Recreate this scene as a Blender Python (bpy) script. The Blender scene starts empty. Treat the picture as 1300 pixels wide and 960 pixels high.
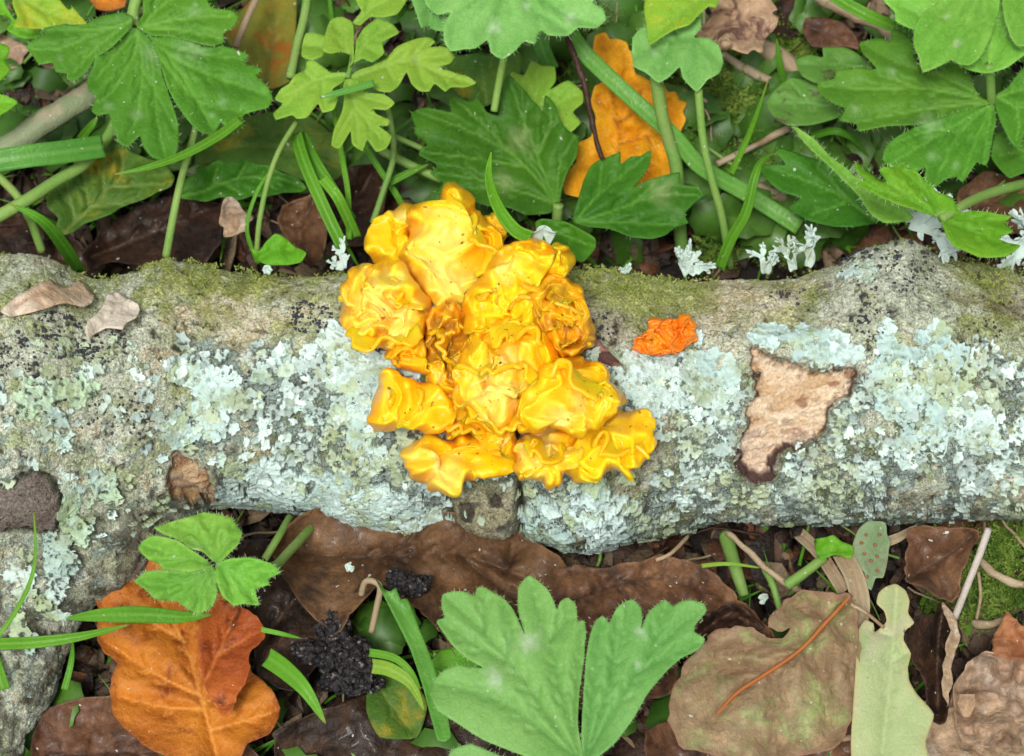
import bpy, math, random
import numpy as np
from mathutils import Vector
from mathutils.geometry import delaunay_2d_cdt

# ------------------------------------------------------------------ camera, sky, sun, exposure
scene = bpy.context.scene
scene.unit_settings.scale_length = 0.0125          # one unit is about 1.25 cm: a close-up
COL = bpy.data.collections.new('scene'); scene.collection.children.link(COL)
TILT = math.radians(24.0)                            # camera leans this far off straight-down
DIST = 34.0
TARGET = np.array([0.0, 0.0, 2.6])
RIGHT = np.array([1.0, 0, 0]); UP = np.array([0, math.cos(TILT), math.sin(TILT)])
FWD = np.array([0, math.sin(TILT), -math.cos(TILT)])
CAM = TARGET - FWD * DIST
LENS = 36.0 * DIST / 13.0
cd = bpy.data.cameras.new('camera'); cam = bpy.data.objects.new('camera', cd); COL.objects.link(cam)
cam.location = CAM; cam.rotation_euler = (TILT, 0, 0)
cd.lens = LENS; cd.sensor_width = 36.0; cd.clip_start = 0.1; cd.clip_end = 2000
cd.dof.use_dof = True; cd.dof.focus_distance = DIST - 1.0; cd.dof.aperture_fstop = 0.48
scene.camera = cam
SUN_EL, SUN_AZ = math.radians(68), math.radians(200)     # azimuth from north (+Y), clockwise
world = bpy.data.worlds.new('World'); scene.world = world; world.use_nodes = True
wn = world.node_tree; bgn = wn.nodes['Background']
sky = wn.nodes.new('ShaderNodeTexSky'); sky.sky_type = 'NISHITA'; sky.sun_disc = False
sky.sun_elevation = SUN_EL; sky.sun_rotation = SUN_AZ
sky.air_density = 1.0; sky.dust_density = 5.0; sky.ozone_density = 1.0
hs = wn.nodes.new('ShaderNodeHueSaturation'); hs.inputs['Saturation'].default_value = 0.03
wn.links.new(sky.outputs[0], hs.inputs['Color']); wn.links.new(hs.outputs[0], bgn.inputs[0])
bgn.inputs[1].default_value = 0.075
sl = bpy.data.lights.new('sun', 'SUN'); sun = bpy.data.objects.new('sun', sl); COL.objects.link(sun)
sl.energy = 1.5; sl.angle = math.radians(12); sl.color = (1.0, 0.96, 0.90)
sd = Vector((math.sin(SUN_AZ) * math.cos(SUN_EL), math.cos(SUN_AZ) * math.cos(SUN_EL), math.sin(SUN_EL)))
sun.rotation_euler = sd.to_track_quat('Z', 'Y').to_euler()
scene.view_settings.view_transform = 'Standard'; scene.view_settings.look = 'None'
scene.view_settings.exposure = 0.72; scene.view_settings.gamma = 1.0
scene.cycles.max_bounces = 8; scene.cycles.transparent_max_bounces = 6

RNG = np.random.RandomState(7); random.seed(7)

# ------------------------------------------------------------------ pixel <-> world
def rays(px, py):
    a = (np.asarray(px, float) - 650) * (6.5 / 650 / DIST); b = (480 - np.asarray(py, float)) * (6.5 / 650 / DIST)
    return FWD + a[..., None] * RIGHT + b[..., None] * UP
def P(px, py, z):
    d = rays(px, py); t = (np.asarray(z, float) - CAM[2]) / d[..., 2]
    return CAM + d * t[..., None]
def to_px(p):
    v = np.asarray(p) - CAM; f = v @ FWD
    k = DIST * 100.0
    return 650 + (v @ RIGHT) / f * k, 480 - (v @ UP) / f * k
ZONES = {'A': (.3543, 0, 0), 'B': (.3541, 420, 0), 'C': (.3543, 860, 0), 'H': (.3543, 0, 300), 'I': (.4374, 420, 220),
         'J': (.4272, 860, 270), 'D': (.4308, 0, 600), 'E': (.4308, 340, 600), 'G': (.4308, 740, 640), 'X': (1, 0, 0)}
def T(zone, pts):
    s, ox, oy = ZONES[zone]
    return [(p[0] * s + ox, p[1] * s + oy) + tuple(p[2:]) for p in pts]

# ------------------------------------------------------------------ noise
def _h(ix, iy, iz, s):
    n = (ix.astype(np.int64) * 374761393 + iy.astype(np.int64) * 668265263 + iz.astype(np.int64) * 2147483647 + s * 144269) & 0xffffffff
    n = ((n ^ (n >> 13)) * 1274126177) & 0xffffffff
    n = ((n ^ (n >> 16)) * 2246822519) & 0xffffffff
    return ((n ^ (n >> 15)) & 0xffffff) / float(0xffffff)
def vnoise(p, s=0):
    p = np.asarray(p, float); i = np.floor(p); f = p - i; f = f * f * f * (f * (f * 6 - 15) + 10); i = i.astype(np.int64)
    r = 0
    for dx in (0, 1):
        wx = f[:, 0] if dx else 1 - f[:, 0]
        for dy in (0, 1):
            wy = f[:, 1] if dy else 1 - f[:, 1]
            for dz in (0, 1):
                wz = f[:, 2] if dz else 1 - f[:, 2]
                r = r + wx * wy * wz * _h(i[:, 0] + dx, i[:, 1] + dy, i[:, 2] + dz, s)
    return r * 2 - 1
def fbm(p, o=4, s=0, g=.5):
    p = np.asarray(p, float); a = 1; r = 0; t = 0
    for k in range(o):
        r = r + a * vnoise(p * 2.03 ** k + k * 7.3, s + k); t += a; a *= g
    return r / t
def worley(p, s=0):
    p = np.asarray(p, float); i = np.floor(p).astype(np.int64); f1 = np.full(len(p), 9.); f2 = f1.copy(); idn = np.zeros(len(p))
    for dx in (-1, 0, 1):
        for dy in (-1, 0, 1):
            for dz in (-1, 0, 1):
                c0, c1, c2 = i[:, 0] + dx, i[:, 1] + dy, i[:, 2] + dz
                d = np.sqrt((c0 + _h(c0, c1, c2, s) - p[:, 0]) ** 2 + (c1 + _h(c0, c1, c2, s + 1) - p[:, 1]) ** 2 + (c2 + _h(c0, c1, c2, s + 2) - p[:, 2]) ** 2)
                m = d < f1; f2 = np.where(m, f1, np.minimum(f2, d)); idn = np.where(m, _h(c0, c1, c2, s + 3), idn); f1 = np.where(m, d, f1)
    return f1, f2, idn
def sst(a, b, x):
    t = np.clip((x - a) / (b - a), 0, 1); return t * t * (3 - 2 * t)
def seg_dist(p, a, b):
    a = np.asarray(a, float); b = np.asarray(b, float); ab = b - a
    t = np.clip(((p - a) @ ab) / max(ab @ ab, 1e-9), 0, 1)
    return np.linalg.norm(p - (a + t[:, None] * ab), axis=1), t
def poly_sd(p, poly):                                      # signed distance, positive inside
    poly = np.asarray(poly, float); n = len(poly); d = np.full(len(p), 1e9); ins = np.zeros(len(p), bool)
    for i in range(n):
        a, b = poly[i], poly[(i + 1) % n]
        d = np.minimum(d, seg_dist(p, a, b)[0])
        c = (a[1] > p[:, 1]) != (b[1] > p[:, 1])
        if a[1] != b[1]: ins ^= c & (p[:, 0] < (b[0] - a[0]) * (p[:, 1] - a[1]) / (b[1] - a[1]) + a[0])
    return np.where(ins, d, -d)
def catmull(pts, closed=True, k=4, ten=1.):
    pts = np.asarray(pts, float); n = len(pts); out = []
    for i in range(n if closed else n - 1):
        if closed: p0, p1, p2, p3 = pts[(i - 1) % n], pts[i], pts[(i + 1) % n], pts[(i + 2) % n]
        else: p0, p1, p2, p3 = pts[max(i - 1, 0)], pts[i], pts[i + 1], pts[min(i + 2, n - 1)]
        for t in np.arange(k) / k:
            m1, m2 = (p2 - p0) * .5 * ten, (p3 - p1) * .5 * ten
            out.append((2 * t ** 3 - 3 * t * t + 1) * p1 + (t ** 3 - 2 * t * t + t) * m1 + (-2 * t ** 3 + 3 * t * t) * p2 + (t ** 3 - t * t) * m2)
    if not closed: out.append(pts[-1])
    return np.array(out)

# ------------------------------------------------------------------ objects
def mesh_obj(name, v, f, mat, parent=None, smooth=True, attrs=None, cols=None):
    me = bpy.data.meshes.new(name); v = np.asarray(v, np.float32)
    if isinstance(f, np.ndarray):
        k = f.shape[1]; me.vertices.add(len(v)); me.vertices.foreach_set('co', v.ravel())
        me.loops.add(f.size); me.loops.foreach_set('vertex_index', f.ravel().astype(np.int32))
        me.polygons.add(len(f)); me.polygons.foreach_set('loop_start', np.arange(0, f.size, k, dtype=np.int32))
        me.polygons.foreach_set('loop_total', np.full(len(f), k, np.int32)); me.update(calc_edges=True)
    else:
        me.from_pydata(v.tolist(), [], f)
    if smooth: me.polygons.foreach_set('use_smooth', np.ones(len(me.polygons), bool))
    for k_, a in (attrs or {}).items():
        at = me.attributes.new(k_, 'FLOAT', 'POINT'); at.data.foreach_set('value', np.asarray(a, np.float32))
    if cols is not None:
        at = me.color_attributes.new('Col', 'FLOAT_COLOR', 'POINT')
        at.data.foreach_set('color', np.c_[cols, np.ones(len(cols))].astype(np.float32).ravel())
    me.materials.append(mat)
    o = bpy.data.objects.new(name, me); COL.objects.link(o)
    if parent is not None:
        o.parent = parent
        # mesh coordinates are world coordinates; the parent sits at its base
        me.transform(__import__('mathutils').Matrix.Translation(-Vector(parent.location)))
    return o
def tag(o, label=None, cat=None, group=None, kind=None):
    if label: o['label'] = label
    if cat: o['category'] = cat
    if group: o['group'] = group
    if kind: o['kind'] = kind
    return o
def thing(name, label, cat, loc, group=None):
    o = bpy.data.objects.new(name, None); COL.objects.link(o); o.location = tuple(float(c) for c in loc); o.empty_display_size = .2
    return tag(o, label, cat, group)
def solid(o, t, off=-1):
    m = o.modifiers.new('thickness', 'SOLIDIFY'); m.thickness = t; m.offset = off; return o

# ------------------------------------------------------------------ materials
class NT:
    def __init__(s, name):
        s.m = bpy.data.materials.new(name); s.m.use_nodes = True; s.t = s.m.node_tree; s.b = s.t.nodes['Principled BSDF']; s.out = s.t.nodes['Material Output']
    def n(s, ty, **kw):
        x = s.t.nodes.new(ty)
        for k, v in kw.items():
            if k in x.inputs.keys(): x.inputs[k].default_value = v
            else: setattr(x, k, v)
        return x
    def l(s, a, b): s.t.links.new(a, b)
    def noise(s, scale, detail=4, rough=.55, coord=None, dist=0):
        x = s.n('ShaderNodeTexNoise', Scale=scale, Detail=detail, Roughness=rough, Distortion=dist)
        s.l(coord or s.obj(), x.inputs['Vector']); return x.outputs['Fac']
    def obj(s):
        if not hasattr(s, 'tc'):
            s.tc = s.n('ShaderNodeNewGeometry')
        return s.tc.outputs['Position']
    def ramp(s, fac, stops):
        r = s.n('ShaderNodeValToRGB'); e = r.color_ramp.elements
        while len(e) < len(stops): e.new(.5)
        for el, (p, c) in zip(e, stops): el.position = p; el.color = tuple(c) + (1,) if len(c) == 3 else c
        s.l(fac, r.inputs[0]); return r.outputs[0]
    def mix(s, fac, a, b, mode='MIX'):
        x = s.n('ShaderNodeMix', data_type='RGBA', blend_type=mode)
        for sock, v in ((x.inputs[0], fac), (x.inputs[6], a), (x.inputs[7], b)):
            if isinstance(v, (int, float)): sock.default_value = v
            elif isinstance(v, tuple): sock.default_value = v + (1,)
            else: s.l(v, sock)
        return x.outputs[2]
    def attr(s, name, col=False):
        x = s.n('ShaderNodeAttribute', attribute_name=name); return x.outputs['Color'] if col else x.outputs['Fac']
    def math(s, op, a, b=0.0, c=None):
        x = s.n('ShaderNodeMath', operation=op)
        for i, v in enumerate((a, b)):
            if isinstance(v, (int, float)): x.inputs[i].default_value = v
            else: s.l(v, x.inputs[i])
        return x.outputs[0]
    def bump(s, h, strength=.5, dist=.05, prev=None):
        x = s.n('ShaderNodeBump', Strength=strength, Distance=dist); s.l(h, x.inputs['Height'])
        if prev: s.l(prev, x.inputs['Normal'])
        return x.outputs[0]
def Z01(nt, f, a, b):                                     # smoothstep map of a noise value
    x = nt.n('ShaderNodeMapRange', interpolation_type='SMOOTHSTEP'); nt.l(f, x.inputs['Value'])
    x.inputs['From Min'].default_value = a; x.inputs['From Max'].default_value = b; return x.outputs[0]

def leaf_mat(name, c1, c2, vein, spot=(.25, .36, .12), blotch=None, bl=(.55, .65), transl=.3, rough=.5, crinkle=.5, vs=.7, edge=None, coat=0., fine=40, mott=0., reti=8.):
    m = NT(name)
    base = m.mix(Z01(m, m.noise(1.3, 3), .3, .7), c1, c2)
    base = m.mix(m.math('MULTIPLY', m.noise(9, 4), .35), base, m.mix(.5, base, vein))
    if blotch: base = m.mix(Z01(m, m.noise(1.7, 5, .65, dist=.5), *bl), base, blotch)
    f = m.noise(fine, 3, .7); base = m.mix(.2, base, m.ramp(f, [(.3, (.45, .45, .45)), (.7, (1.5, 1.5, 1.5))]), 'MULTIPLY')
    if mott: base = m.mix(mott, base, m.ramp(m.noise(5, 7, .72, dist=.4), [(.34, (.30, .28, .28)), (.5, (.95, .95, .95)), (.66, (1.9, 1.8, 1.7))]), 'MULTIPLY')
    base = m.mix(m.math('MULTIPLY', m.attr('vein'), min(1., vs * 1.35)), base, vein)
    base = m.mix(m.math('MULTIPLY', m.attr('spot'), .8), base, spot)
    if edge: base = m.mix(m.math('MULTIPLY', m.attr('edge'), .8), base, edge)
    sp = m.ramp(m.noise(16, 2, .4), [(.76, (0, 0, 0)), (.80, (1, 1, 1))])
    base = m.mix(m.math('MULTIPLY', sp, .5), base, (.05, .03, .01))
    base = m.mix(m.math('MULTIPLY', m.ramp(m.noise(12.7, 1, .3), [(.775, (0, 0, 0)), (.79, (1, 1, 1))]), .8), base, (.62, .66, .55))
    m.l(base, m.b.inputs['Base Color']); m.b.inputs['Roughness'].default_value = rough
    m.b.inputs['Specular IOR Level'].default_value = .22; m.b.inputs['Coat Weight'].default_value = coat
    rw = m.n('ShaderNodeTexNoise', Scale=4., Detail=3.); m.l(m.obj(), rw.inputs['Vector'])
    rv = m.n('ShaderNodeVectorMath', operation='MULTIPLY_ADD'); m.l(rw.outputs['Color'], rv.inputs[0]); rv.inputs[1].default_value = (.2, .2, .2); m.l(m.obj(), rv.inputs[2])
    vo = m.n('ShaderNodeTexVoronoi', feature='DISTANCE_TO_EDGE', Scale=reti); m.l(rv.outputs[0], vo.inputs['Vector']); cell = Z01(m, vo.outputs['Distance'], .0, .16)
    base = m.mix(m.math('MULTIPLY', m.math('SUBTRACT', 1., cell), .13), base, vein)
    oi = m.n('ShaderNodeObjectInfo'); hv = m.n('ShaderNodeHueSaturation'); m.l(base, hv.inputs['Color'])
    mr = m.n('ShaderNodeMapRange'); m.l(oi.outputs['Random'], mr.inputs['Value']); mr.inputs['To Min'].default_value = .492; mr.inputs['To Max'].default_value = .506; m.l(mr.outputs[0], hv.inputs['Hue'])
    mv = m.n('ShaderNodeMapRange'); m.l(m.math('FRACT', m.math('MULTIPLY', oi.outputs['Random'], 7.3)), mv.inputs['Value']); mv.inputs['To Min'].default_value = .90; mv.inputs['To Max'].default_value = 1.10; m.l(mv.outputs[0], hv.inputs['Value'])
    base = hv.outputs[0]
    m.l(base, m.b.inputs['Base Color'])
    b = m.bump(m.noise(7, 4), crinkle * .35, .12); b = m.bump(cell, .16, .02, b); b = m.bump(m.noise(45, 3, .7), crinkle * .3, .015, b)
    m.l(b, m.b.inputs['Normal'])
    tr = m.n('ShaderNodeBsdfTranslucent'); m.l(base, tr.inputs[0]); m.l(b, tr.inputs['Normal'])
    mx = m.n('ShaderNodeMixShader'); mx.inputs[0].default_value = transl
    m.l(m.b.outputs[0], mx.inputs[1]); m.l(tr.outputs[0], mx.inputs[2]); m.l(mx.outputs[0], m.out.inputs[0])
    return m.m
M = {}
M['green'] = leaf_mat('leaf_green', (.060, .21, .015), (.105, .30, .024), (.17, .40, .05), transl=.25, spot=(.25, .42, .16))
M['pale'] = leaf_mat('leaf_pale_green', (.21, .50, .06), (.29, .58, .09), (.09, .29, .03), transl=.3, spot=(.50, .64, .34), vs=.45)
M['mint'] = leaf_mat('leaf_mint', (.20, .48, .11), (.28, .57, .16), (.09, .29, .05), transl=.3, spot=(.50, .66, .42), vs=.6, crinkle=.3)
M['bright'] = leaf_mat('leaf_bright', (.14, .42, .02), (.21, .50, .03), (.09, .30, .02), transl=.3, spot=(.34, .50, .15), vs=.5)
M['dark'] = leaf_mat('leaf_dark', (.030, .14, .008), (.060, .21, .014), (.11, .30, .03), transl=.2, vs=.7)
M['lime'] = leaf_mat('leaf_lime', (.30, .52, .05), (.22, .46, .04), (.38, .58, .12), transl=.35, vs=.4, crinkle=.3)
M['yellowgreen'] = leaf_mat('leaf_yellowgreen', (.10, .22, .025), (.055, .17, .02), (.22, .32, .07), transl=.3, blotch=(.40, .33, .02), bl=(.52, .72), crinkle=1., vs=.7)
M['limeyellow'] = leaf_mat('leaf_lime_yellow', (.38, .58, .04), (.26, .50, .04), (.25, .45, .06), transl=.35, blotch=(.50, .52, .03), bl=(.5, .7))
M['speckled'] = leaf_mat('leaf_speckled', (.10, .27, .035), (.13, .31, .05), (.15, .35, .08), transl=.25, blotch=(.10, .09, .04), bl=(.52, .60))
M['gold'] = leaf_mat('leaf_gold', (.92, .46, .015), (.85, .34, .01), (.30, .10, .01), transl=.25, blotch=(.38, .09, .01), bl=(.50, .74), crinkle=.9, edge=(.90, .50, .03), vs=.8)
M['orange'] = leaf_mat('leaf_orange', (.64, .21, .02), (.44, .11, .015), (.85, .40, .08), transl=.15, blotch=(.22, .04, .008), bl=(.50, .68), crinkle=1., edge=(.25, .06, .02), vs=.5)
M['redbrown'] = leaf_mat('leaf_red', (.42, .11, .018), (.28, .06, .014), (.55, .20, .04), transl=.1, blotch=(.10, .025, .01), bl=(.5, .65), crinkle=1.)
M['brown'] = leaf_mat('leaf_brown', (.11, .050, .024), (.21, .11, .055), (.030, .015, .009), transl=.05, blotch=(.05, .027, .018), bl=(.48, .68), crinkle=.6, rough=.5, vs=.9, coat=.04, fine=25, mott=.5)
M['darkbrown'] = leaf_mat('leaf_darkbrown', (.045, .022, .013), (.026, .014, .009), (.09, .05, .025), transl=.05, blotch=(.02, .013, .01), bl=(.45, .62), crinkle=.9, rough=.5, vs=.5, mott=.9, coat=.05)
M['tan'] = leaf_mat('leaf_tan', (.30, .21, .11), (.38, .29, .16), (.13, .06, .035), transl=.15, blotch=(.30, .40, .15), bl=(.46, .72), mott=.35, crinkle=.9, edge=(.25, .13, .08), vs=.6)
M['palecream'] = leaf_mat('leaf_cream', (.46, .53, .27), (.38, .50, .22), (.52, .58, .32), transl=.3, crinkle=.3, blotch=(.50, .52, .32), vs=.4, edge=(.5, .45, .2))
M['dry'] = leaf_mat('dry_tan', (.50, .38, .25), (.40, .27, .17), (.28, .17, .10), transl=.15, mott=.5, blotch=(.50, .42, .33), crinkle=1.6, vs=.5, bl=(.5, .7))
M['straw'] = leaf_mat('straw', (.48, .40, .26), (.38, .28, .17), (.30, .2, .12), transl=.1, blotch=(.26, .18, .10), crinkle=.6)
M['white_stick'] = leaf_mat('white_stick', (.58, .53, .48), (.50, .44, .38), (.4, .35, .3), transl=0.01, crinkle=.5)
M['grass'] = leaf_mat('grass', (.09, .30, .012), (.14, .40, .025), (.20, .46, .06), transl=.35, crinkle=.2, rough=.4, vs=.5, edge=(.42, .28, .08))
M['grass_blue'] = leaf_mat('grass_blue', (.08, .29, .035), (.13, .38, .055), (.2, .44, .09), transl=.3, crinkle=.2, rough=.35, vs=.5)
M['stalk'] = leaf_mat('stalk', (.24, .38, .09), (.16, .32, .06), (.2, .4, .1), transl=.1, crinkle=.2, blotch=(.30, .28, .10), bl=(.55, .75))
M['stalk_old'] = leaf_mat('stalk_old', (.22, .27, .15), (.16, .22, .10), (.3, .3, .2), transl=.02, crinkle=.7, blotch=(.32, .28, .18), bl=(.5, .65))
M['twig'] = leaf_mat('twig_dark', (.05, .022, .016), (.03, .015, .012), (.1, .05, .03), transl=.01, crinkle=1., rough=.4)
def hair_mat():
    m = NT('leaf_hair'); m.b.inputs['Base Color'].default_value = (.45, .62, .32, 1); m.b.inputs['Roughness'].default_value = .4
    return m.m
M['hair'] = hair_mat()

# ------------------------------------------------------------------ traced leaf blades
def blade(name, outline, mat, parent=None, z=2.5, sx=0., sy=0., veins=(), spots=(), side=True, step=3.6, k=4, und=.16, uf=.9, fold=.12, thick=.011, seed=0,
          zfun=None, hair=0, rough_edge=0., curl=0., vw=2.2, pleat=0., hl=9, ten=.55):
    """outline in photo pixels; sx, sy = rise per 100 px to the right / up; veins lie in troughs; real height field in the world."""
    ol = catmull(outline, True, k, ten)
    if rough_edge: 
        nn = vnoise(np.c_[ol * .11, np.full(len(ol), seed)], 5); ol = ol + np.c_[vnoise(np.c_[ol * .13, np.full(len(ol), seed)], 6), nn] * rough_edge
    c = ol.mean(0); mn, mx = ol.min(0), ol.max(0)
    gx, gy = np.meshgrid(np.arange(mn[0], mx[0], step), np.arange(mn[1], mx[1], step * .87))
    gx = gx + (np.arange(gx.shape[0]) % 2)[:, None] * step * .5
    g = np.c_[gx.ravel(), gy.ravel()]; g = g[poly_sd(g, ol) > step * .55]
    vpts = []
    for vl in veins:
        vl = np.asarray(vl, float)[:, :2]; vl = catmull(vl, False, 3) if len(vl) > 2 else vl; vpts.append((vl, 1., vw))
        L = np.r_[0, np.cumsum(np.linalg.norm(np.diff(vl, axis=0), axis=1))]
        if side and L[-1] > 45:
            for j, d_ in enumerate(np.arange(L[-1] * .30, L[-1] * .95, 13.)):
                i_ = min(np.searchsorted(L, d_), len(vl) - 1); t_ = vl[i_] - vl[i_ - 1]; t_ = t_ / (np.linalg.norm(t_) + 1e-6); a_ = vl[i_ - 1] + t_ * (d_ - L[i_ - 1])
                nn_ = np.array([-t_[1], t_[0]]) * (1 if j % 2 else -1); l_ = 24 * (1.15 - d_ / L[-1])
                vpts.append((np.array([a_, a_ + (t_ * .75 + nn_ * .65) * l_ * .5, a_ + (t_ * .85 + nn_ * .5) * l_]), .45, vw * .7))
    pts = np.vstack([ol, g]); n = len(ol)
    cv, ce, cf, *_ = delaunay_2d_cdt([Vector(p) for p in pts.tolist()], [(i, (i + 1) % n) for i in range(n)], [], 1, 1e-4)
    q = np.array([tuple(v) for v in cv])
    sd = np.maximum(poly_sd(q, ol), 0)
    dv = np.full(len(q), 1e3); vf = np.zeros(len(q))
    for vl, wg, vwid in vpts:
        L = sum(np.linalg.norm(vl[i + 1] - vl[i]) for i in range(len(vl) - 1)); acc = 0
        for i in range(len(vl) - 1):
            d, t = seg_dist(q, vl[i], vl[i + 1]); l = np.linalg.norm(vl[i + 1] - vl[i]); w = 1 - .6 * (acc + t * l) / max(L, 1); acc += l
            m_ = np.exp(-(d / (vwid * w)) ** 2); vf = np.maximum(vf, m_ * w * wg); dv = np.minimum(dv, d / wg)
    zz = z + sx * (q[:, 0] - c[0]) / 100 - sy * (q[:, 1] - c[1]) / 100
    zz = zz + und * fbm(np.c_[q * .01 * uf, np.full(len(q), seed * 3.1)], 3, seed)
    if len(vpts): zz = zz + fold * (1 - np.exp(-np.minimum(dv, 60) / 13.)) - .02 * vf
    if pleat: zz = zz + pleat * fbm(np.c_[q * .04, np.full(len(q), seed + 9.)], 3, seed + 3)
    zz = zz - curl * np.exp(-sd / 12.)
    if zfun is not None: zz = zz + zfun(q)
    spf = np.zeros(len(q))
    for (x, y, r) in spots: spf = np.maximum(spf, np.exp(-((np.hypot(q[:, 0] - x, q[:, 1] - y) * (1 + .5 * vnoise(np.c_[q * .15, q[:, 0] * 0], 3))) / r) ** 2))
    co = P(q[:, 0], q[:, 1], zz)
    o = mesh_obj(name, co, [list(f)[::-1] for f in cf], M[mat] if isinstance(mat, str) else mat, parent, attrs={'vein': vf, 'spot': spf, 'edge': np.exp(-sd / 4.)})
    # make faces point up
    me = o.data
    if len(me.polygons) and sum(p.normal.z for p in list(me.polygons)[:40]) < 0: me.flip_normals()
    solid(o, thick)
    if hair and parent is not None:
        hv, hf = [], []; r = np.random.RandomState(seed + 11)
        cen = co.mean(0); N = len(ol); ring = co[:0]
        # margin hairs along the outline and a down of short hairs over the blade
        zi = {}
        for i in range(N):
            a, b = ol[i], ol[(i + 1) % N]; e = b - a; Ln = np.linalg.norm(e)
            for _ in range(int(Ln * hair * .55) + (r.rand() < (Ln * hair * .55) % 1)):
                t = r.rand(); p2 = a + e * t; nrm = np.array([e[1], -e[0]]) / max(Ln, 1e-6)
                if poly_sd((p2 + nrm)[None], ol)[0] > 0: nrm = -nrm
                j = i if t < .5 else (i + 1) % N
                nrm = nrm + r.normal(0, .35, 2); l = hl * .52 * (.4 + r.rand() * .8)
                zz0 = zval(q, zz, p2)
                A = P(*p2, zz0 - .01); B = P(*(p2 + nrm * l), zz0 + r.uniform(-.03, .08)); w = np.array([-nrm[1], -nrm[0], 0]); w = w / (np.linalg.norm(w) + 1e-6) * .0022
                hv += [A - w, A + w, B]; hf.append([len(hv) - 3, len(hv) - 2, len(hv) - 1])
        if hv:
            h = mesh_obj('hair', hv, hf, M['hair'], parent, smooth=False); h['kind'] = 'stuff'
    return o
def zval(q, zz, p):
    d = np.hypot(q[:, 0] - p[0], q[:, 1] - p[1]); return zz[np.argmin(d)]

def tube(name, pts, r, mat, parent=None, sides=10, k=6, bumpy=0., seed=0, flat=1., r2=None, knots=()):
    """round stem; pts = (px, py, z); r in pixels (start) and r2 (end)"""
    c = catmull([list(P(p[0], p[1], p[2])) for p in pts], False, k); n = len(c); r2 = r if r2 is None else r2
    v = []; t = np.gradient(c, axis=0); t /= np.linalg.norm(t, axis=1)[:, None]
    up = np.array([0, 0, 1.]) 
    for i in range(n):
        s = np.cross(t[i], up); s = s / (np.linalg.norm(s) + 1e-6) if np.linalg.norm(s) > 1e-3 else np.array([1., 0, 0]); u = np.cross(s, t[i])
        f = i / (n - 1); rr = (r + (r2 - r) * f) / 100
        for kx, kr in knots: rr *= 1 + kr * math.exp(-((f - kx) / .03) ** 2)
        for j in range(sides):
            a = 2 * math.pi * j / sides
            v.append(c[i] + (s * math.cos(a) + u * math.sin(a) * flat) * rr)
    v = np.array(v)
    if bumpy: v = v + fbm(v * 5 + seed, 2, seed)[:, None] * bumpy * np.array([1, 1, 1])
    f = [[i * sides + j, i * sides + (j + 1) % sides, (i + 1) * sides + (j + 1) % sides, (i + 1) * sides + j] for i in range(n - 1) for j in range(sides)]
    f += [list(range(sides))[::-1], [(n - 1) * sides + j for j in range(sides)]]
    return mesh_obj(name, v, f, M[mat] if isinstance(mat, str) else mat, parent, attrs={'vein': np.zeros(len(v)), 'spot': np.zeros(len(v)), 'edge': np.zeros(len(v))})

def ribbon(name, pts, w, mat, parent=None, k=8, fold=.35, tip=1, tail=0, twist=0., thick=.012, seed=0):
    """grass blade: keeled strip along (px, py, z) with half width w px; tapers at its tip (end) / tail (start)"""
    c = catmull([list(P(p[0], p[1], p[2])) for p in pts], False, k); n = len(c)
    t = np.gradient(c, axis=0); t /= np.linalg.norm(t, axis=1)[:, None]; cols = 7; v = []; vn = []
    for i in range(n):
        f = i / (n - 1); ww = w / 100 * (1 - f ** 3 if tip else 1) * ((1 - (1 - f) ** 4) if tail else 1) + .002
        s = np.cross(t[i], -FWD); s /= np.linalg.norm(s); u = np.cross(s, t[i])
        a = twist * f; s2 = s * math.cos(a) + u * math.sin(a); u2 = np.cross(s2, t[i])
        for j in range(cols):
            x = (j - (cols - 1) / 2) / ((cols - 1) / 2)
            v.append(c[i] + s2 * x * ww + u2 * (abs(x) ** 1.3) * ww * fold + u2 * .004 * (j % 2)); vn.append(1. if j == cols // 2 else .25 * (j % 2))
    f = [[i * cols + j, i * cols + j + 1, (i + 1) * cols + j + 1, (i + 1) * cols + j] for i in range(n - 1) for j in range(cols - 1)]
    ff = np.repeat(np.linspace(0, 1, n), cols); eg = sst(.90, 1., ff + .05 * np.sin(np.arange(len(ff)) * 2.3)) * (1 if tip else 0)
    o = mesh_obj(name, v, f, M[mat] if isinstance(mat, str) else mat, parent, attrs={'vein': vn, 'spot': np.zeros(len(v)), 'edge': eg})
    return solid(o, thick, 0)

# ------------------------------------------------------------------ ground
def soil_mat():
    m = NT('soil'); c = m.ramp(m.noise(3, 6, .7), [(.3, (.006, .005, .003)), (.55, (.018, .012, .008)), (.75, (.045, .03, .018))])
    c = m.mix(Z01(m, m.noise(1.1, 5, .7), .58, .66), c, (.022, .05, .010))
    m.l(c, m.b.inputs['Base Color']); m.b.inputs['Roughness'].default_value = .8
    m.l(m.bump(m.noise(12, 5, .7), .9, .1), m.b.inputs['Normal']); return m.m
gn = 300; gx, gy = np.meshgrid(np.linspace(-1, 1, gn), np.linspace(-1, 1, gn))
gx = np.sign(gx) * (abs(gx) * 9 + abs(gx) ** 5 * 190); gy = np.sign(gy) * (abs(gy) * 8 + abs(gy) ** 5 * 190)
gv = np.c_[gx.ravel(), gy.ravel(), np.zeros(gn * gn)]; gz = .25 * fbm(gv * .6, 5, 3) + .06 * fbm(gv * 5, 3, 4)
gv[:, 2] = gz
ii = np.arange(gn * gn).reshape(gn, gn)
gf = np.stack([ii[:-1, :-1], ii[:-1, 1:], ii[1:, 1:], ii[1:, :-1]], -1).reshape(-1, 4)
tag(mesh_obj('ground', gv, gf, soil_mat()), kind='structure')

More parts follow.
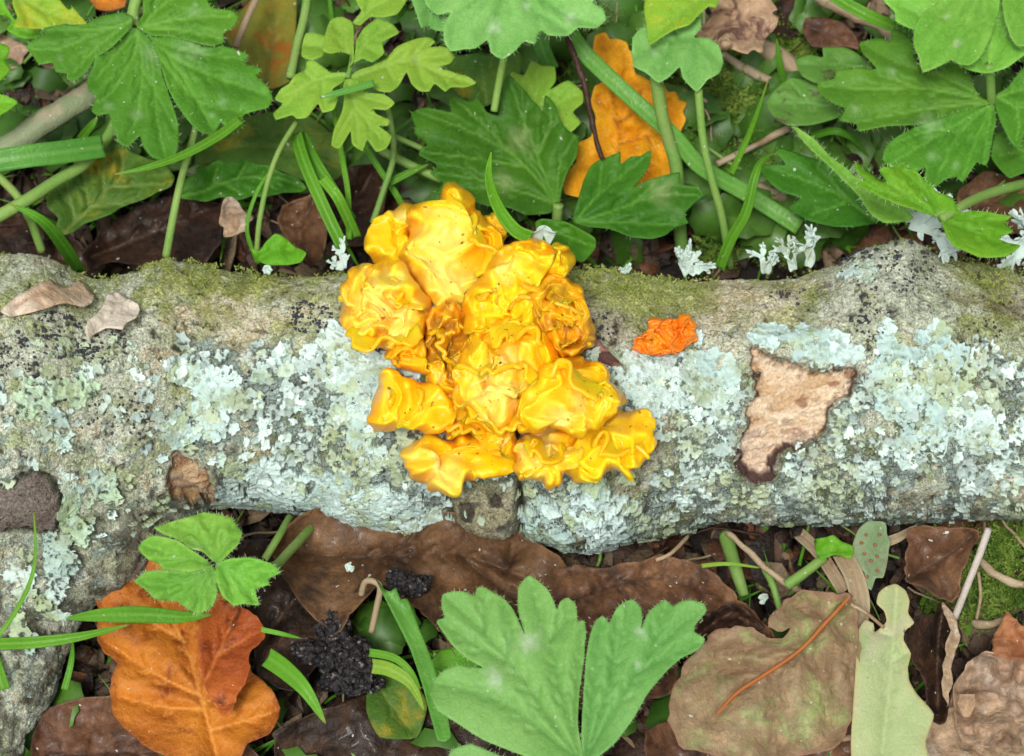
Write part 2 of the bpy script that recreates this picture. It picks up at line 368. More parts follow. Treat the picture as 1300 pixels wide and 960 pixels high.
# ------------------------------------------------------------------ the branch: traced top and bottom edges
TOP = [(-400, 335), (-200, 330), (0, 322), (40, 320), (80, 336), (115, 350), (160, 346), (190, 333), (225, 328), (280, 340), (380, 341), (440, 338), (600, 336), (740, 333), (800, 339), (850, 346), (900, 351), (960, 347), (1010, 346), (1060, 332), (1100, 312), (1150, 300), (1185, 318), (1240, 333), (1300, 342), (1500, 345), (1700, 345)]
BOT = [(-400, 720), (-200, 730), (0, 735), (60, 728), (110, 712), (150, 696), (190, 672), (230, 646), (280, 655), (330, 655), (400, 661), (450, 680), (520, 690), (560, 674), (620, 672), (670, 688), (710, 706), (760, 708), (800, 696), (850, 684), (900, 675), (1000, 672), (1300, 670), (1500, 672), (1700, 672)]
TOP = np.array(TOP, float); BOT = np.array(BOT, float)
def smooth_interp(x, tab):
    x = np.asarray(x, float); r = 0
    for d, w in ((-16, .2), (0, .6), (16, .2)): r = r + w * np.interp(x + d, tab[:, 0], tab[:, 1])
    return r
def axis(px):
    t, b = smooth_interp(px, TOP), smooth_interp(px, BOT); mid = (t + b) / 2
    R = (b - t) / 200 * .965
    return mid, R, P(px, mid, R * .93 + .05)
def knot(u, s, x, y, rx, ry, h, p=2):
    mid, R, _ = axis(np.array([x])); s0 = 100 * R[0] * math.asin(max(-1, min(1, (mid[0] - y) / (100 * R[0]))))
    return h * np.exp(-(((u - x) / rx) ** 2 + ((s - s0) / ry) ** 2) ** (p / 2))
SCAR = np.array(T('J', [(222, 405), (240, 395), (300, 440), (420, 472), (530, 450), (538, 480), (500, 535), (455, 580), (435, 640), (385, 678), (325, 705), (285, 760), (262, 800), (205, 792), (175, 740), (175, 670), (215, 640), (205, 590), (215, 560), (235, 500), (222, 450)]))
STUB = np.array(T('H', [(600, 900), (592, 860), (605, 800), (628, 770), (690, 785), (720, 812), (765, 850), (782, 905), (770, 955), (700, 962), (620, 935)]))
SCALE_ = np.array(T('H', [(-40, 915), (0, 900), (60, 895), (85, 860), (130, 848), (180, 868), (212, 925), (205, 985), (200, 1040), (150, 1052), (100, 1042), (0, 1050), (-40, 1040)]))
def d_low(u, s):
    u = np.asarray(u, float); s = np.asarray(s, float); q = np.c_[u * .01, s * .01, np.zeros(len(u))]
    d = .09 * fbm(q * 1.3, 3, 20) + .03 * fbm(q * 5, 3, 21)
    d = d + knot(u, s, 1120, 330, 70, 60, .13) + knot(u, s, 1165, 320, 22, 40, .07) + knot(u, s, 215, 345, 55, 60, .12) + knot(u, s, 625, 650, 45, 45, .30)
    d = d + knot(u, s, 30, 335, 60, 40, .12) + knot(u, s, 250, 605, 30, 30, .16) + knot(u, s, 1010, 440, 80, 22, .14) + knot(u, s, 1290, 630, 25, 25, .1)
    d = d - knot(u, s, 660, 650, 8, 50, .18) - knot(u, s, 110, 560, 60, 60, .05)
    return d
def surf(px, py, h=0.):
    px = np.atleast_1d(np.asarray(px, float)); py = np.atleast_1d(np.asarray(py, float))
    mid, R, c = axis(px); sn = np.clip((mid - py) / (100 * R), -.995, .995); ph = np.arcsin(sn); s = 100 * R * ph
    n = np.cos(ph)[:, None] * (-FWD) + sn[:, None] * UP
    p = c + n * R[:, None]
    q = P(px, py, p[:, 2])
    return q + n * (d_low(px, s) + h)[:, None], n
def in_poly(px, py, poly, soft=3., jag=5.):
    r = np.full(len(px), -99.); mn, mx = poly.min(0) - 25, poly.max(0) + 25
    m = (px > mn[0]) & (px < mx[0]) & (py > mn[1]) & (py < mx[1])
    if m.any():
        q = np.c_[px[m], py[m]]; sd = poly_sd(q, poly) + jag * fbm(np.c_[q * .09, q[:, 0] * 0], 3, 33); r[m] = sd
    return r
def lich_density(qx, qy):
    w3 = np.c_[qx * .01, qy * .01, qx * 0]
    den = np.interp(qx, [-60, 60, 160, 225, 245, 700, 1360], [.40, .36, .28, .40, .95, 1., 1.]) * sst(425, 470, qy + 25 * fbm(w3 * 2, 2, 70))
    den *= np.where((qx > 880) & (qx < 1110), sst(445, 520, qy), 1.)
    den *= .35 + .65 * sst(.30, .02, fbm(w3 * 2.6, 4, 71, .6))
    den *= 1 - .9 * np.exp(-((qx - 622) / 42) ** 4 - ((qy - 655) / 42) ** 4)
    return den * (1 - .6 * np.exp(-((qx - 130) / 45) ** 2 - ((qy - 540) / 40) ** 2))
def bark_cols(px, py, w, shape_only=False):
    q = np.c_[px * .01, py * .01, np.zeros(len(px))]
    def C(*c): return np.array(c)[None]
    def mix(a, b, f): return a * (1 - f[:, None]) + b * f[:, None]
    n1 = fbm(w * 1.1, 4, 40); n2 = fbm(w * 4, 4, 41, .6); n3 = fbm(w * 14, 3, 42, .6); n4 = fbm(w * 2.2 + 9, 4, 43, .6)
    c = mix(C(.36, .34, .24), C(.54, .53, .42), sst(-.3, .4, n2)); c = mix(c, C(.07, .055, .04), sst(.15, .45, n3 + .3 * n4))
    top = sst(470, 390, py)
    # grey crustose lichen plates, cell by cell
    f1, f2, idn = worley(w * 4.2, 50); edge = f2 - f1
    crust = sst(-.25, .1, n1 + .35 * idn - .05 + .35 * sst(240, 100, px))
    cc = mix(C(.54, .60, .47), C(.74, .77, .66), idn); cc = mix(cc, C(.44, .50, .28), sst(.1, .5, n2)); cc = cc * (.8 + .2 * sst(.02, .10, edge))[:, None]
    c = mix(c, cc, crust * .9)
    # tan bark windows
    tanm = sst(.0, .35, n4 + .25 * np.exp(-((px - 310) / 110) ** 2 - ((py - 405) / 45) ** 2) * 3 + 1.0 * np.exp(-((px - 930) / 90) ** 2 - ((py - 385) / 32) ** 2) - .25)
    c = mix(c, mix(C(.60, .50, .32), C(.74, .68, .54), sst(-.2, .3, n2)), tanm * .85)
    # green algae on the upper side
    g = top * sst(-.30, .25, fbm(w * 2.4, 4, 44) + .55 * np.exp(-((px - 250) / 140) ** 2 - ((py - 355) / 30) ** 2) + .7 * np.exp(-((px - 800) / 90) ** 2 - ((py - 365) / 32) ** 2) + .25 * np.exp(-((px - 1260) / 60) ** 2) - .28)
    gcol = mix(C(.24, .28, .06), C(.46, .50, .16), sst(-.3, .4, n2)); c = mix(c, gcol, np.clip(g, 0, 1) * .85)
    ol = sst(.1, .5, fbm(w * 3.3 + 4, 4, 45)) * sst(1020, 1120, px) * .8; c = mix(c, C(.19, .17, .07), ol * top)
    ol = sst(.05, .5, fbm(w * 3.1 + 4, 4, 46)); c = mix(c, C(.29, .32, .13), ol * .5)
    # dark pits and stains
    pit = sst(.28, .5, fbm(w * 5.5, 4, 47, .7)) ; c = mix(c, C(.045, .035, .028), pit * .85)
    kn = np.exp(-((px - 1120) / 55) ** 2 - ((py - 350) / 35) ** 2); c = mix(c, C(.55, .60, .52), np.clip(kn * 1.3 * sst(-.3, .2, n2), 0, .8))
    # underside: colour darkens in patches towards the lower edge
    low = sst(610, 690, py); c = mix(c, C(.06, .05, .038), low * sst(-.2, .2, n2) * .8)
    lh = -pit * .045 + .02 * n3 + .022 * sst(.0, .12, edge) * crust + .03 * n2
    # exposed wood and its black-brown rim
    for poly, wa, wb, rim in ((SCAR, (.62, .43, .26), (.80, .64, .46), (.085, .045, .040)), (STUB, (.42, .25, .12), (.58, .42, .27), (.06, .04, .02))):
        sd = in_poly(px, py, poly, jag=9); m = sst(-1, 1.5, sd)
        if m.any():
            fib = fbm(np.c_[px * .03 + py * .01, py * .07 + px * .015, px * 0], 5, 48, .6) if poly is SCAR else fbm(np.c_[px * .03, py * .22, px * 0], 4, 49, .6)
            wood = mix(C(*wa), C(*wb), sst(-.25, .25, fib)); wood = mix(wood, C(.28, .13, .07), sst(.22, .38, fbm(np.c_[px * .05, py * .08, px * 0], 4, 51)) * .8)
            wood = mix(wood, C(.20, .10, .07), sst(.30, .34, fib) * .6)
            if poly is SCAR: wood = mix(wood, C(.72, .56, .44), sst(520, 590, py) * .6)
            rw = .1 + 4.5 * np.clip(fbm(np.c_[px * .05, py * .05, px * 0], 2, 52) + .45, .1, 1)
            if poly is SCAR: rw = rw + 6 * sst(540, 600, py)
            wood = mix(wood, C(*rim), sst(rw + 1, rw - 2, sd)); c = mix(c, wood, m)
            c = mix(c, C(*rim), sst(-6, -1, sd) * (1 - m) * .35)
            lh = lh * (1 - m) + m * (-.10 * sst(-1, 9, sd) + .13 * np.round(fib * 5) / 5 * .8 + .03 * fib + .05 * sst(rw, rw - 4, sd)) + .05 * sst(-9, -1, sd) * (1 - m)
    sd = in_poly(px, py, SCALE_, jag=6); m = sst(-1, 1.5, sd)
    if m.any():
        bro = mix(C(.17, .13, .12), C(.24, .20, .18), sst(-.3, .3, n2)); c = mix(c, bro, m); c = mix(c, C(.03, .026, .02), sst(-10, -2, sd) * (1 - m) * .9)
        lh = lh * (1 - m) + m * (.05 + .012 * n2) - .07 * sst(-10, -3, sd) * (1 - m)
    kb = np.exp(-((px - 618) / 44) ** 4 - ((py - 652) / 34) ** 4); kc = mix(C(.30, .27, .15), C(.42, .38, .26), sst(-.3, .3, n2)); kc = mix(kc, C(.05, .035, .03), sst(.15, .3, fbm(w * 5 + 3, 2, 90)))
    c = mix(c, kc, kb * .9); cr = np.exp(-((px - 662 - (py - 640) * .1) / 5) ** 2 - ((py - 640) / 40) ** 4) + .8 * np.exp(-((px - 572 - (py - 650) * .3) / 4) ** 2 - ((py - 650) / 30) ** 4); c = mix(c, C(.03, .025, .02), np.clip(cr, 0, 1)); lh = lh - .12 * cr
    lc = lich_density(px, py) * (1 - sst(-8, 0, in_poly(px, py, SCAR, jag=9))) * (1 - sst(-8, 0, in_poly(px, py, STUB, jag=9))) * (1 - sst(-8, 0, in_poly(px, py, SCALE_, jag=6)))
    lc = np.where(py > 1500, .3, lc) * (1 - .8 * np.clip(kb + cr, 0, 1))
    global WOODM; WOODM = np.maximum(sst(0, 3, in_poly(px, py, SCAR, jag=9)), sst(0, 3, in_poly(px, py, STUB, jag=9)))
    return np.clip(c, .01, 1), lh, lc
def bark_mat():
    m = NT('bark'); c = m.attr('Col', True); nw = m.math('SUBTRACT', 1., m.math('MULTIPLY', m.attr('wood'), .8))
    f = m.noise(28, 6, .75); c = m.mix(m.math('MULTIPLY', nw, .9), c, m.ramp(f, [(.34, (.22, .21, .19)), (.47, (.9, .9, .9)), (.66, (1.5, 1.5, 1.45))]), 'MULTIPLY')
    c = m.mix(m.math('MULTIPLY', nw, Z01(m, m.noise(5.5, 6, .75, dist=.8), .54, .64)), c, m.mix(.72, c, (.045, .038, .028)))
    sp = m.n('ShaderNodeTexVoronoi', Scale=16.); m.l(m.obj(), sp.inputs['Vector'])
    dk = m.math('MULTIPLY', nw, m.ramp(sp.outputs['Distance'], [(.14, (1, 1, 1)), (.22, (0, 0, 0))]))
    c = m.mix(m.math('MULTIPLY', m.math('MULTIPLY', dk, Z01(m, m.noise(1.6, 3), .5, .62)), .8), c, (.035, .035, .032))
    c = m.mix(m.math('MULTIPLY', nw, 1.), c, m.mix(1., c, (1.32, 1.33, 1.26), 'MULTIPLY'))
    # crust of pale lichen: warped cells with dark cracks, only where the surface carries it
    wn_ = m.n('ShaderNodeTexNoise', Scale=5., Detail=4.); m.l(m.obj(), wn_.inputs['Vector'])
    wv = m.n('ShaderNodeVectorMath', operation='MULTIPLY_ADD'); m.l(wn_.outputs['Color'], wv.inputs[0]); wv.inputs[1].default_value = (.22, .22, .22); m.l(m.obj(), wv.inputs[2])
    def edge(sc):
        x = m.n('ShaderNodeTexVoronoi', feature='DISTANCE_TO_EDGE', Scale=sc); m.l(wv.outputs[0], x.inputs['Vector']); return x.outputs['Distance']
    e1, e2 = edge(7.), edge(15.)
    ce = m.n('ShaderNodeTexVoronoi', Scale=7.); m.l(wv.outputs[0], ce.inputs['Vector']); sp_ = m.n('ShaderNodeSeparateColor'); m.l(ce.outputs['Color'], sp_.inputs[0])
    cov = m.math('ADD', m.math('MULTIPLY', m.attr('lich'), .62), m.math('MULTIPLY', m.math('SUBTRACT', m.noise(7.5, 7, .72, dist=.6), .5), 1.9))
    cov = m.math('ADD', cov, m.math('MULTIPLY', m.math('SUBTRACT', sp_.outputs[1], .5), .35))
    mask = m.math('MULTIPLY', Z01(m, cov, .36, .42), Z01(m, e1, .015, .05))
    lc_ = m.mix(sp_.outputs[0], (.36, .47, .42), (.50, .62, .57)); lc_ = m.mix(Z01(m, m.noise(1.7, 5, .65), .48, .66), lc_, (.33, .39, .18))
    lc_ = m.mix(m.math('MULTIPLY', Z01(m, e2, .05, .0), .55), lc_, (.10, .11, .08)); lc_ = m.mix(.55, lc_, m.ramp(m.noise(30, 5, .7), [(.32, (.4, .42, .40)), (.6, (1.25, 1.25, 1.25))]), 'MULTIPLY')
    c = m.mix(m.math('MULTIPLY', Z01(m, m.attr('lich'), .3, .9), .80), c, m.mix(m.noise(12, 5), (.028, .024, .018), (.13, .12, .08)))
    c = m.mix(m.math('MULTIPLY', mask, nw), c, lc_)
    m.l(c, m.b.inputs['Base Color']); m.b.inputs['Roughness'].default_value = .85; m.b.inputs['Specular IOR Level'].default_value = .25
    b = m.bump(m.math('MULTIPLY', nw, m.noise(26, 6, .75)), 1., .06); b = m.bump(m.noise(8, 5, .7), .8, .10, b); b = m.bump(m.math('MULTIPLY', nw, m.math('ADD', mask, m.math('MULTIPLY', Z01(m, e2, 0., .12), .5))), .9, .045, b); m.l(b, m.b.inputs['Normal'])
    return m.m
BARK = bark_mat()
branch = thing('fallen_branch', 'thick grey fallen branch covered in pale lichen lying across the leaf litter', 'branch', (0, axis(np.array([650.]))[2][0][1], 0))
us = np.concatenate([np.linspace(-400, -60, 60), np.linspace(-55, 1355, 900), np.linspace(1361, 1700, 60)])
ph = np.concatenate([np.linspace(-1.8, 1.8, 330), np.linspace(1.86, 2 * math.pi - 1.86, 44)])
UU, PH = np.meshgrid(us, ph, indexing='ij'); mid, R, c = axis(us)
s_ = 100 * R[:, None] * np.where(PH > math.pi, PH - 2 * math.pi, PH)
nn = np.cos(PH)[..., None] * (-FWD) + np.sin(PH)[..., None] * UP
v = c[:, None, :] + nn * R[:, None, None]
vis = (np.abs(PH) < 1.85)
v = v.reshape(-1, 3); nn = nn.reshape(-1, 3)
# same correction for perspective as surf(): move each visible point onto the ray of its own column
pxs = UU.ravel(); mm = vis.ravel()
q0x, q0y = to_px(v); fixed = P(pxs, q0y, v[:, 2]); v[:, 0] = fixed[:, 0]
v = v + nn * d_low(UU.ravel(), s_.ravel())[:, None]
bx_, by_ = to_px(v)
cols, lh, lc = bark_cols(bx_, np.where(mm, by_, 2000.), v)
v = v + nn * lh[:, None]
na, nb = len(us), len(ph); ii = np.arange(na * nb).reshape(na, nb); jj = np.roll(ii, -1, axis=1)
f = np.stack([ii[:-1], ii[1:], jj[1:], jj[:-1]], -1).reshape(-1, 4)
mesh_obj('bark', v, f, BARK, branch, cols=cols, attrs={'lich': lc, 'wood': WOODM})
# fork running down and out of the frame
sb = [(210, 560, 1.5), (150, 600, 1.55), (90, 665, 1.5), (48, 730, 1.35), (30, 800, 1.2), (15, 860, 1.05), (0, 960, .9), (-20, 1080, .8)]
cs = catmull([list(P(*p)) for p in sb], False, 30); n = len(cs); tt = np.gradient(cs, axis=0); tt /= np.linalg.norm(tt, axis=1)[:, None]
na = n; th = np.linspace(0, 2 * math.pi, 150, endpoint=False); rad = np.interp(np.linspace(0, 1, n), [0, .3, .5, .62, .74, .78, .82, 1], [1.0, 1.1, .74, .58, .56, .46, .28, .2])
side = np.cross(tt, -FWD); side /= np.linalg.norm(side, axis=1)[:, None]; upv = np.cross(side, tt)
nrm = (side[:, None] * np.cos(th)[None, :, None] + upv[:, None] * np.sin(th)[None, :, None]).reshape(-1, 3)
v = (np.repeat(cs, 150, axis=0) + nrm * np.repeat(rad, 150)[:, None]); v = v + nrm * (.07 * fbm(v * 1.5, 3, 60) + .03 * fbm(v * 6, 3, 61))[:, None]
a_, b_ = to_px(v); cols, lh, lc = bark_cols(a_, b_, v); lc = np.maximum(lc, .38); v = v + nrm * lh[:, None]
ii = np.arange(na * 150).reshape(na, 150); jj = np.roll(ii, -1, 1); f = np.stack([ii[:-1], jj[:-1], jj[1:], ii[1:]], -1).reshape(-1, 4)
mesh_obj('side_branch', v, f, BARK, branch, cols=cols, attrs={'lich': lc, 'wood': WOODM})
FORK = (cs, rad)
def surf_any(px, py, h=0.):
    """on the main branch, or on the fork where the fork lies nearer the camera"""
    p, n = surf(px, py, h); px = np.atleast_1d(px); py = np.atleast_1d(py)
    fx, fy = to_px(cs); d = np.hypot(px[:, None] - fx[None], py[:, None] - fy[None]); i = d.argmin(1); dd = d[np.arange(len(px)), i] / 100
    r = rad[i]; ok = (dd < r * .97)
    hgt = np.sqrt(np.clip(r ** 2 - dd ** 2, 0, None)); cen = cs[i]; z = cen[:, 2] + hgt * (-FWD[2])
    q = P(px, py, z); nn_ = q - cen; nn_ /= np.linalg.norm(nn_, axis=1)[:, None] + 1e-9
    q = q + nn_ * (.07 * fbm(q * 1.5, 3, 60) + .03 * fbm(q * 6, 3, 61) + h)[:, None]
    da = (p - CAM) @ FWD; db = (q - CAM) @ FWD; use = ok & ((db < da) | (py > smooth_interp(px, BOT) - 4))
    return np.where(use[:, None], q, p), np.where(use[:, None], nn_, n)

# ------------------------------------------------------------------ lichens
def lichen_mat():
    m = NT('lichen'); c = m.mix(1., m.attr('Col', True), (1.06, 1.06, 1.07), 'MULTIPLY'); c = m.mix(Z01(m, m.noise(1.9, 5, .65), .50, .68), c, m.mix(.65, c, (.26, .31, .13))); c = m.mix(Z01(m, m.noise(6.5, 5, .7), .60, .70), c, m.mix(.35, c, (.07, .075, .055))); c = m.mix(.3, c, m.ramp(m.noise(22, 5, .7), [(.3, (.62, .66, .66)), (.6, (1.12, 1.12, 1.1))]), 'MULTIPLY')
    m.l(c, m.b.inputs['Base Color']); m.b.inputs['Roughness'].default_value = .75; m.b.inputs['Specular IOR Level'].default_value = .3
    m.l(m.bump(m.noise(20, 4, .7), .5, .03), m.b.inputs['Normal']); return m.m
LICH = lichen_mat()
def lobes(name, pxs, pys, size, out_dir, cols, parent=None, h=.018, tilt=.16, seed=0, cup=.14, rim=20, asp=1.25):
    """overlapping scalloped plates, one small bowl of faces each, joined"""
    r = np.random.RandomState(seed); N = len(pxs); p, n = surf_any(pxs, pys, 0.)
    ang = out_dir + r.normal(0, .45, N)
    tx = np.array([1., 0, 0]); t1 = tx - n * (n @ tx)[:, None]; t1 /= np.linalg.norm(t1, axis=1)[:, None]; t2 = np.cross(n, t1)
    a = t1 * np.cos(ang)[:, None] + t2 * np.sin(ang)[:, None]; b = np.cross(n, a)
    tl = r.uniform(0, tilt, N); rl = r.normal(0, tilt * .5, N)
    ax = a * np.cos(tl)[:, None] + n * np.sin(tl)[:, None]; nz = np.cross(ax, b); bx = b * np.cos(rl)[:, None] + nz * np.sin(rl)[:, None]; nz = np.cross(ax, bx)
    th = np.linspace(0, 2 * math.pi, rim, endpoint=False); M2 = rim // 2
    ph1, ph2, ph3 = r.rand(3, N) * 6.28; am = r.uniform(.05, .15, N); kk = r.choice([3, 4, 5], N)
    R_ = 1 + am[:, None] * np.sin(kk[:, None] * th[None] + ph1[:, None]) + .10 * np.sin(7 * th[None] + ph2[:, None]) + .07 * np.sin(2 * th[None] + ph3[:, None])
    x = np.cos(th)[None] * R_ * asp; y = np.sin(th)[None] * R_; zr = cup * (.35 + .5 * np.sin(2 * th[None] + ph2[:, None]) + .35 * np.sin(3 * th[None] + ph3[:, None]))
    xi = x[:, ::2] * .62; yi = y[:, ::2] * .62; zi = zr[:, ::2] * .15 + .05
    X = np.concatenate([np.zeros((N, 1)), xi, x, x * 1.0], 1); Y = np.concatenate([np.zeros((N, 1)), yi, y, y * .96], 1); Zz = np.concatenate([np.zeros((N, 1)), zi, zr, zr - .22], 1)
    S = (size / 100)[:, None]
    hh = h + r.rand(N) * h * 1.2
    o = p + n * hh[:, None] + ax * (size / 100 * .3)[:, None]
    V = o[:, None] + (X * S)[..., None] * ax[:, None] + (Y * S)[..., None] * bx[:, None] + (Zz * S)[..., None] * nz[:, None]
    fs = []
    for j in range(M2):
        j2 = (j + 1) % M2; fs.append([0, 1 + j, 1 + j2]); o0 = 1 + M2
        fs.append([1 + j, o0 + 2 * j, o0 + (2 * j + 1)]); fs.append([1 + j, o0 + 2 * j + 1, 1 + j2]); fs.append([1 + j2, o0 + 2 * j + 1, o0 + (2 * j + 2) % rim])
    o1 = 1 + M2 + rim
    for j in range(rim):
        j2 = (j + 1) % rim; fs.append([1 + M2 + j, o1 + j, o1 + j2]); fs.append([1 + M2 + j, o1 + j2, 1 + M2 + j2])
    fs = np.array(fs); K = X.shape[1]; F = (fs[None] + (np.arange(N) * K)[:, None, None]).reshape(-1, 3)
    cc = np.repeat(cols[:, None, :], K, 1); sh = np.ones(K); sh[0] = .9; sh[1 + M2:1 + M2 + rim] = 1.10; sh[1 + M2 + rim:] = .45
    cc = np.clip(cc * sh[None, :, None], 0, .9)
    return mesh_obj(name, V.reshape(-1, 3), F, LICH, parent, cols=cc.reshape(-1, 3))
def lich_col(N, seed, base=(.42, .56, .50), alt=(.55, .66, .61), grn=(.36, .43, .24), pg=.2):
    r = np.random.RandomState(seed); t = r.rand(N)[:, None]; c = np.array(base) * (1 - t) + np.array(alt) * t
    g = (r.rand(N) < pg)[:, None] * r.uniform(.3, .9, (N, 1)); c = c * (1 - g) + np.array(grn) * g
    return c * r.uniform(.82, 1.1, (N, 1))
AVOID = [SCAR, STUB, SCALE_]
def avoid(px, py, margin=5, extra=()):
    ok = np.ones(len(px), bool)
    for a in list(AVOID) + list(extra): ok &= poly_sd(np.c_[px, py], a) < -margin
    return ok
def sheet(name, q, R_, ang, tint, rule, step, h0, parent=None, seed=0, asp=1.3, lift=.03, imbr=.03, arc=True):
    """lobed thallus: every lobe is drawn into a fine grid laid on the branch, then the grid is raised and meshed"""
    r = np.random.RandomState(seed)
    # work in arc length round the branch so that lobes keep their shape towards its edges
    md, Rq, _ = axis(q[:, 0]); q = np.c_[q[:, 0], md - 100 * Rq * np.arcsin(np.clip((md - q[:, 1]) / (100 * Rq), -.99, .99))] if arc else q
    mn, mx = q.min(0) - 22, q.max(0) + 22
    nx, ny = int((mx[0] - mn[0]) / step), int((mx[1] - mn[1]) / step); D = np.full((ny, nx), 9.); ID = np.full((ny, nx), -1)
    kk = r.choice([4, 5, 6, 7], len(q)); p1 = r.rand(len(q)) * 6.28; p2 = r.rand(len(q)) * 6.28; am = r.uniform(.06, .20, len(q))
    for i in range(len(q)):
        w = R_[i] * asp * 1.35; x0, x1 = int((q[i, 0] - w - mn[0]) / step), int((q[i, 0] + w - mn[0]) / step) + 2; y0, y1 = int((q[i, 1] - w - mn[1]) / step), int((q[i, 1] + w - mn[1]) / step) + 2
        x0, y0, x1, y1 = max(x0, 0), max(y0, 0), min(x1, nx), min(y1, ny)
        X, Y = np.meshgrid(mn[0] + np.arange(x0, x1) * step - q[i, 0], mn[1] + np.arange(y0, y1) * step - q[i, 1]); c, s_ = math.cos(ang[i]), math.sin(ang[i])
        u, v = (X * c - Y * s_) / asp, (X * s_ + Y * c); th = np.arctan2(v, u)
        dn = np.hypot(u, v) / (R_[i] * (1 + am[i] * np.sin(kk[i] * th + p1[i]) + .09 * np.sin(2 * th + p2[i]) + .06 * np.sin(11 * th + p2[i])))
        S = D[y0:y1, x0:x1]; I_ = ID[y0:y1, x0:x1]; m = (dn < 1) if rule == 'over' else ((dn < 1) & (dn < S)); S[m] = dn[m]; I_[m] = i
    ok = ID >= 0; dil = ok.copy(); dil[1:] |= ok[:-1]; dil[:-1] |= ok[1:]; dil[:, 1:] |= ok[:, :-1]; dil[:, :-1] |= ok[:, 1:]
    yy, xx = np.nonzero(dil); px, py = mn[0] + xx * step, mn[1] + yy * step; g0 = py
    if arc: md, Rq, _ = axis(px); py = md - 100 * Rq * np.sin(np.clip((md - py) / (100 * Rq), -1.5, 1.5))
    o_ = ok[yy, xx]; d = np.minimum(D[yy, xx], 1.); idx = ID[yy, xx]
    off = r.rand(len(q))[idx] * imbr; w3 = np.c_[px * .01, g0 * .01, np.full(len(px), seed)]
    n1 = fbm(w3 * 14, 3, seed + 50); n2 = fbm(w3 * 40, 2, seed + 51)
    h = np.where(o_, h0 + off + lift * d ** 3 + .014 * n1 + .004 * n2, -.04)
    pit = sst(.24, .36, fbm(w3 * 17 + 5, 3, seed + 52, .6)) * o_; h = h - .035 * pit
    p, n = surf_any(px, py, 0.); V = p + n * (h * np.clip((n @ -FWD) * 1.5, .25, 1))[:, None]
    pw = 1. if rule == 'over' else .35; tn = tint[idx] * (1 + .10 * n1 + .06 * n2)[:, None]; pit = pit * pw; tn = tn * np.where(o_, (1 + .14 * d ** 4) * (1 - .45 * sst(.955, 1., d)), .16)[:, None] * (1 - .82 * pit)[:, None]
    lab = np.full((ny, nx), -1); lab[yy, xx] = np.arange(len(xx)); a, b, c, e = lab[:-1, :-1], lab[:-1, 1:], lab[1:, 1:], lab[1:, :-1]
    m = (a >= 0) & (b >= 0) & (c >= 0) & (e >= 0) & (ok[:-1, :-1] | ok[:-1, 1:] | ok[1:, 1:] | ok[1:, :-1]); F = np.stack([a[m], e[m], c[m], b[m]], 1)
    # drop quads stretched over a step between the main branch and the fork
    L = np.linalg.norm(V[F[:, 0]] - V[F[:, 2]], axis=1); F = F[L < .35]
    return mesh_obj(name, V, F, LICH, parent, cols=np.clip(tn, .01, .9))
def lichen_patch(label, poly, size, cover, seed, base=(.36, .48, .42), alt=(.50, .62, .56), grn=(.34, .42, .22), pg=.2, cup=.1, hole=.3, rule='min', **kw):
    poly = np.array(poly, float); mn, mx = poly.min(0), poly.max(0); r = np.random.RandomState(seed)
    A = (mx - mn).prod(); size = (size[0] * 1.2, size[1] * 1.25); n = int(A * cover * .6 / (math.pi * (size[0] + size[1]) ** 2 / 4)); q = np.c_[r.uniform(mn[0], mx[0], n), r.uniform(mn[1], mx[1], n)]
    sd = poly_sd(q, poly) + 9 * fbm(np.c_[q * .07, q[:, 0] * 0], 3, seed); hl = fbm(np.c_[q * .05, q[:, 0] * 0], 3, seed + 5)
    q = q[(sd > 0) & (hl < hole) & avoid(q[:, 0], q[:, 1], 4)]; c = poly.mean(0); d = np.arctan2(-(q[:, 1] - c[1]), q[:, 0] - c[0]) + r.normal(0, .4, len(q))
    w3 = np.c_[q * .025, q[:, 0] * 0]; tn = sst(-.35, .35, fbm(w3, 3, seed + 7))[:, None]; g = (sst(.35 - pg, .6 - pg, fbm(w3 * 1.7 + 3, 3, seed + 8)) * .8)[:, None]
    cc = (np.array(base) * (1 - tn) + np.array(alt) * tn) * (1 - g) + np.array(grn) * g; cc = cc * r.uniform(.93, 1.05, (len(q), 1))
    p0, _ = surf_any([c[0]], [c[1]]); o = sheet('shield_lichen', q, r.uniform(size[0], size[1], len(q)), d, cc, rule, 1.25, .03, None, seed, lift=.02 + .1 * cup, imbr=.02 + .2 * cup, arc=c[0] > 150 or c[1] < 590)
    o.data.transform(__import__('mathutils').Matrix.Translation(-Vector(p0[0]))); o.location = p0[0]
    return tag(o, label, 'lichen', 'lichens growing on the branch')
PALE = dict(base=(.39, .53, .49), alt=(.54, .68, .64))
lichen_patch('broad pale blue-grey shield lichen right of the peeled wood scar', T('J', [(590, 480), (620, 345), (700, 350), (760, 340), (830, 370), (850, 430), (830, 480), (870, 560), (930, 600), (930, 680), (820, 660), (740, 690), (640, 700), (690, 620), (620, 595), (590, 530)]), (6, 13), 4.6, 101, pg=.03, cup=.06, hole=.36, **PALE)
lichen_patch('pale lobed lichen with a scalloped upper edge left of the yellow jelly', T('H', [(645, 480), (700, 455), (760, 480), (850, 470), (930, 425), (1000, 430), (1110, 425), (1120, 470), (1000, 500), (880, 500), (840, 560), (800, 640), (780, 700), (640, 730), (595, 690), (690, 630), (700, 560)]), (7, 13), 4.2, 102, pg=.05, cup=.07, hole=.4, **PALE)
lichen_patch('smooth pale lichen touching the left edge of the yellow jelly', [(402, 445), (425, 418), (450, 408), (478, 450), (500, 490), (468, 528), (492, 590), (450, 610), (425, 560), (430, 500)], (7, 12), 4.4, 103, pg=.06, cup=.07, **PALE)
